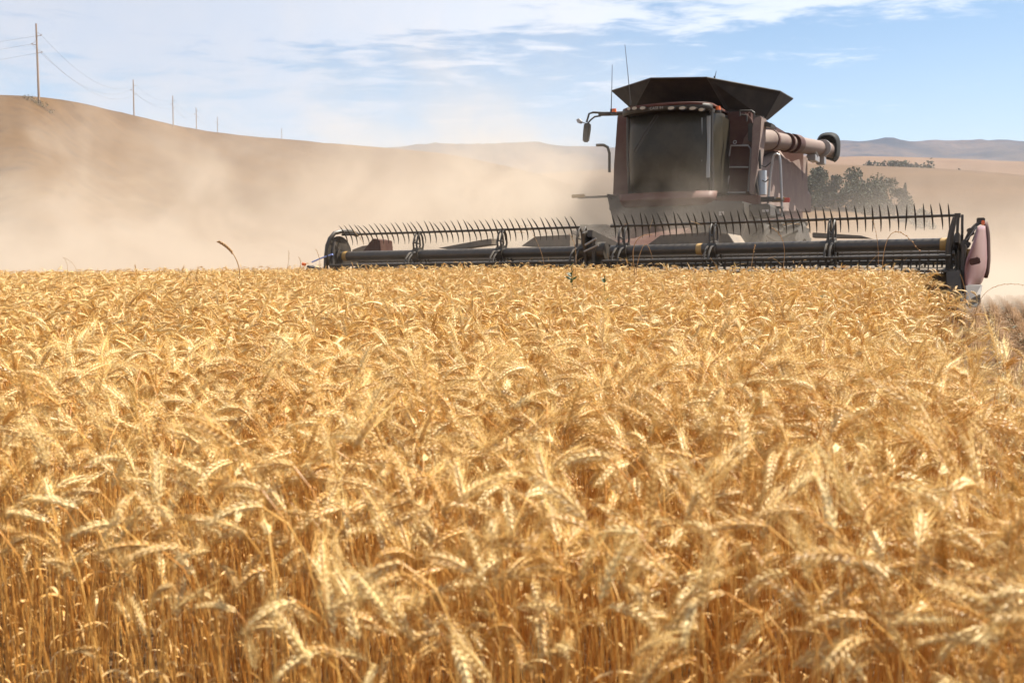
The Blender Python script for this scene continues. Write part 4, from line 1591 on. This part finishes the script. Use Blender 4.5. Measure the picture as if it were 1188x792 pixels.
def grass_stem(px0, py0, px1, py1, bend, D, label, heads=8, rad=.004, material=None):
    a, b = at(px0, py0, D), at(px1, py1, D)
    z0 = float(G(a.x, a.y))
    pts = [Vector((a.x, a.y, z0)), Vector((a.x, a.y, (z0 + a.z) / 2))]
    side = Vector((bend[0], 0, bend[1]))
    for t in np.linspace(0, 1, 11):
        pts.append(a.lerp(b, t) + side * 4 * t * (1 - t))
    base = pts[0].copy()
    pts = [p - base for p in pts]
    root = tag(empty('wild_grass', base), label, 'grass stem', 'stray grass stems above the wheat')
    MB().tube(pts, [rad * (1 - .55 * i / 12) for i in range(13)], 5).build('stem', material or M_drygrass, root, smooth=True)
    m = MB()
    r = random.Random(int(px0))
    for i in range(heads):
        t = 1 - i / heads * .55
        f = 2 + t * 10
        k = min(11, int(f))
        c = pts[k].lerp(pts[k + 1], f - k) if k < 12 else pts[12]
        d = (pts[min(12, k + 1)] - pts[k]).normalized()
        sd_ = Vector((d.z, 0, -d.x)) * (1 if i % 2 else -1)
        ax = (d + sd_ * .35).normalized()
        m.tube([c, c + ax * rad * 2.2, c + ax * rad * 5], [rad * .6, rad * 1.7, rad * .2], 5)
    if heads: m.build('seed_head', material or M_drygrass, root)


grass_stem(278, 314, 255, 281, (.035, .03), 11, 'dark knobbly grass head bending over against the dust cloud', 13, .0075)
grass_stem(333, 312, 335, 292, (.01, 0), 15, 'straight thin grass stem standing alone above the wheat line', 4, .004)
grass_stem(346, 314, 347, 299, (.03, 0), 15, 'short leaning grass stem beside the divider of the header', 5, .004)
grass_stem(371, 312, 367, 290, (.02, 0), 14, 'grass stem rising in front of the hooked reel arm', 6, .004)
grass_stem(736, 312, 757, 272, (-.10, .12), 13, 'pale arching straw in front of the left of the tall reel bracket', 0, .007)
grass_stem(738, 314, 757, 300, (0, .25), 13, 'round arched grass loop in front of the reel tube', 0, .006)
grass_stem(632, 316, 612, 262, (.05, .0), 13, 'long leaning grass stem in front of the reel left of the centre arm', 5, .0035)
grass_stem(668, 312, 661, 272, (.03, .05), 13, 'thin grass stem in front of the centre reel arm', 4, .0035)
grass_stem(909, 308, 897, 265, (.06, .06), 13, 'arching grass stem in front of the cab ladder', 8, .0045)
grass_stem(872, 308, 876, 285, (0, .03), 13, 'short brown grass stem on the wheat line under the ladder', 6, .0045)
grass_stem(1019, 306, 1013, 256, (.02, .0), 12, 'tall thin grass stem before the empty end of the reel', 6, .0035)
grass_stem(1024, 304, 1066, 290, (-.08, .28), 12, 'arching grass stem with its head turned down before the reel end', 9, .0055)
grass_stem(1119, 357, 1114, 318, (.03, .0), 11.5, 'brown grass stem in front of the divider toe', 0, .008)
grass_stem(1132, 362, 1190, 331, (-.10, .12), 11.5, 'long curved grass stem arching over the stubble by the picture edge', 11, .004)
grass_stem(78, 318, 75, 300, (.02, 0), 14, 'thin stem poking above the wheat line below the brown hill', 4, .003)
grass_stem(90, 318, 74, 299, (.03, 0.03), 14, 'second thin stem leaning over the wheat line below the brown hill', 4, .003)
p = at(355, 511, 3.2)
m = MB().tube([(-.022, 0, -.012), (.03, 0.005, .014)], .0052, 8).tube([(-.022, 0, -.012), (-.012, .03, -.05), (.01, .05, -.12)], .004, 8)
o = m.build('broken_straw', M_palestraw)
o.location = p
tag(o, 'bright white broken straw lying on the wheat', 'straw')

# ------------------------------------------------------------------ dust cloud raised by the header, and the air
def dust_mat():
    m = bpy.data.materials.new('dust_cloud')
    m.use_nodes = True
    nt = m.node_tree
    nt.nodes.clear()
    out = nd(nt, 'ShaderNodeOutputMaterial')
    pv = nd(nt, 'ShaderNodeVolumePrincipled')
    pv.inputs['Color'].default_value = (0.71, 0.625, 0.53, 1)
    pv.inputs['Anisotropy'].default_value = 0.1
    t = nd(nt, 'ShaderNodeTexCoord')
    P = t.outputs['Object']
    s = nd(nt, 'ShaderNodeSeparateXYZ')
    nt.links.new(P, s.inputs[0])
    x, y, z = s.outputs
    dx = mth(nt, 'SUBTRACT', x, HC.x)
    dy = mth(nt, 'SUBTRACT', y, HC.y)
    u = mth(nt, 'ADD', mth(nt, 'MULTIPLY', dx, cu), mth(nt, 'MULTIPLY', dy, su))
    v = mth(nt, 'ADD', mth(nt, 'MULTIPLY', dx, -su), mth(nt, 'MULTIPLY', dy, cu))
    hgt = mth(nt, 'MAXIMUM', mth(nt, 'SUBTRACT', z, 1.0), 0.0)
    az = mth(nt, 'SUBTRACT', x, mth(nt, 'MULTIPLY', y, 0.17))
    side = mrange(nt, az, -2.0, 3.0)                     # 0 left .. 1 right
    H = mth(nt, 'ADD', 2.05, mth(nt, 'MULTIPLY', side, -0.92))
    fall = mth(nt, 'EXPONENT', mth(nt, 'MULTIPLY', mth(nt, 'DIVIDE', hgt, H), -1.0))
    fall = mth(nt, 'ADD', fall, mth(nt, 'MULTIPLY', mth(nt, 'SUBTRACT', 1.0, side), 0.022))
    st = mth(nt, 'MULTIPLY', mrange(nt, az, -5.0, -2.5), 4.5)
    start = mrange(nt, mth(nt, 'SUBTRACT', v, st), 0.8, 8.0)
    n1 = ntex(nt, vmth(nt, 'MULTIPLY', P, (1, 1, 1.5)), 0.13, 5, 0.58, 0.5)
    n1 = mrange(nt, n1, 0.34, 0.66, 0.2, 1.8)
    amt = mth(nt, 'ADD', .058, mth(nt, 'MULTIPLY', side, .030))
    den = mth(nt, 'MULTIPLY', mth(nt, 'MULTIPLY', fall, start), mth(nt, 'MULTIPLY', n1, amt))

    # the fresh plume: a ragged curtain of dust just behind the header, rolling away to the uncut side
    n3 = ntex(nt, vmth(nt, 'MULTIPLY', P, (1, 1, 1.25)), 0.34, 6, 0.6, 1.0)
    top = mth(nt, 'ADD', 0.9, mth(nt, 'MULTIPLY', mrange(nt, n3, 0.35, 0.65), 2.2))
    f3 = mth(nt, 'EXPONENT', mth(nt, 'MULTIPLY', mth(nt, 'DIVIDE', hgt, top), -1.0))
    w3 = mth(nt, 'EXPONENT', mth(nt, 'MULTIPLY', mth(nt, 'POWER', mth(nt, 'DIVIDE', mth(nt, 'SUBTRACT', v, 7.5), 4.5), 2.0), -1.0))
    l3 = mth(nt, 'SUBTRACT', 1.0, mrange(nt, u, -3.2, -1.6))
    den = mth(nt, 'ADD', den, mth(nt, 'MULTIPLY', mth(nt, 'MULTIPLY', mth(nt, 'MULTIPLY', f3, w3), l3), mrange(nt, n3, 0.40, 0.66, 0.03, 0.50)))

    def puff(c, rad, a):
        d = vmth(nt, 'DISTANCE', vmth(nt, 'MULTIPLY', P, (1, 1, 1.25)), (c[0], c[1], c[2] * 1.25))
        g_ = mth(nt, 'EXPONENT', mth(nt, 'MULTIPLY', mth(nt, 'POWER', mth(nt, 'DIVIDE', d, rad), 2.0), -1.0))
        return mth(nt, 'MULTIPLY', g_, a)

    def wpt(uu, vv, zz):
        return (HC.x + uu * cu - vv * su, HC.y + uu * su + vv * cu, HZ + zz)
    n2 = ntex(nt, P, 0.62, 5, 0.62, 0.7)
    n2 = mrange(nt, n2, 0.42, 0.64, 0.03, 1.7)
    pf = puff(wpt(-1.9, 3.0, 1.2), 1.4, .34)
    for c, rad, a in ((wpt(-.3, 2.4, 1.35), 1.0, .30), (wpt(-4.0, 5.0, 1.7), 2.1, .85), (wpt(-6.5, 7.0, 1.7), 2.5, .40), (wpt(-10.5, 9.0, 1.3), 3.0, .12), (wpt(2.0, 3.0, .8), 1.2, .20), (wpt(4.2, 5.0, .8), 1.5, .12), (wpt(6.5, 7.5, .7), 2.4, .12), (wpt(1.0, 2.6, 2.4), .8, .08)):
        pf = mth(nt, 'ADD', pf, puff(c, rad, a))
    den = mth(nt, 'ADD', den, mth(nt, 'MULTIPLY', pf, n2))
    nt.links.new(den, pv.inputs['Density'])
    nt.links.new(pv.outputs[0], out.inputs['Volume'])
    return m


DUST = True
if DUST:
    o = MB().box((-8, 42, 7.6), (112, 54, 14.0)).build('dust', dust_mat())
    tag(o, 'beige dust cloud drifting behind the header and around the combine', kind='stuff')
HAZE = True
if HAZE:
    m = bpy.data.materials.new('air_haze')
    m.use_nodes = True
    nt = m.node_tree
    nt.nodes.clear()
    out = nd(nt, 'ShaderNodeOutputMaterial')
    pv = nd(nt, 'ShaderNodeVolumePrincipled')
    pv.inputs['Color'].default_value = (0.55, 0.70, 1.0, 1)
    pv.inputs['Density'].default_value = 0.00009
    pv.inputs['Anisotropy'].default_value = 0.0
    nt.links.new(pv.outputs[0], out.inputs['Volume'])
    o = MB().box((0, 0, 245), (9000, 9000, 520)).build('haze', m)
    tag(o, 'thin bluish summer air over the whole landscape', kind='stuff')
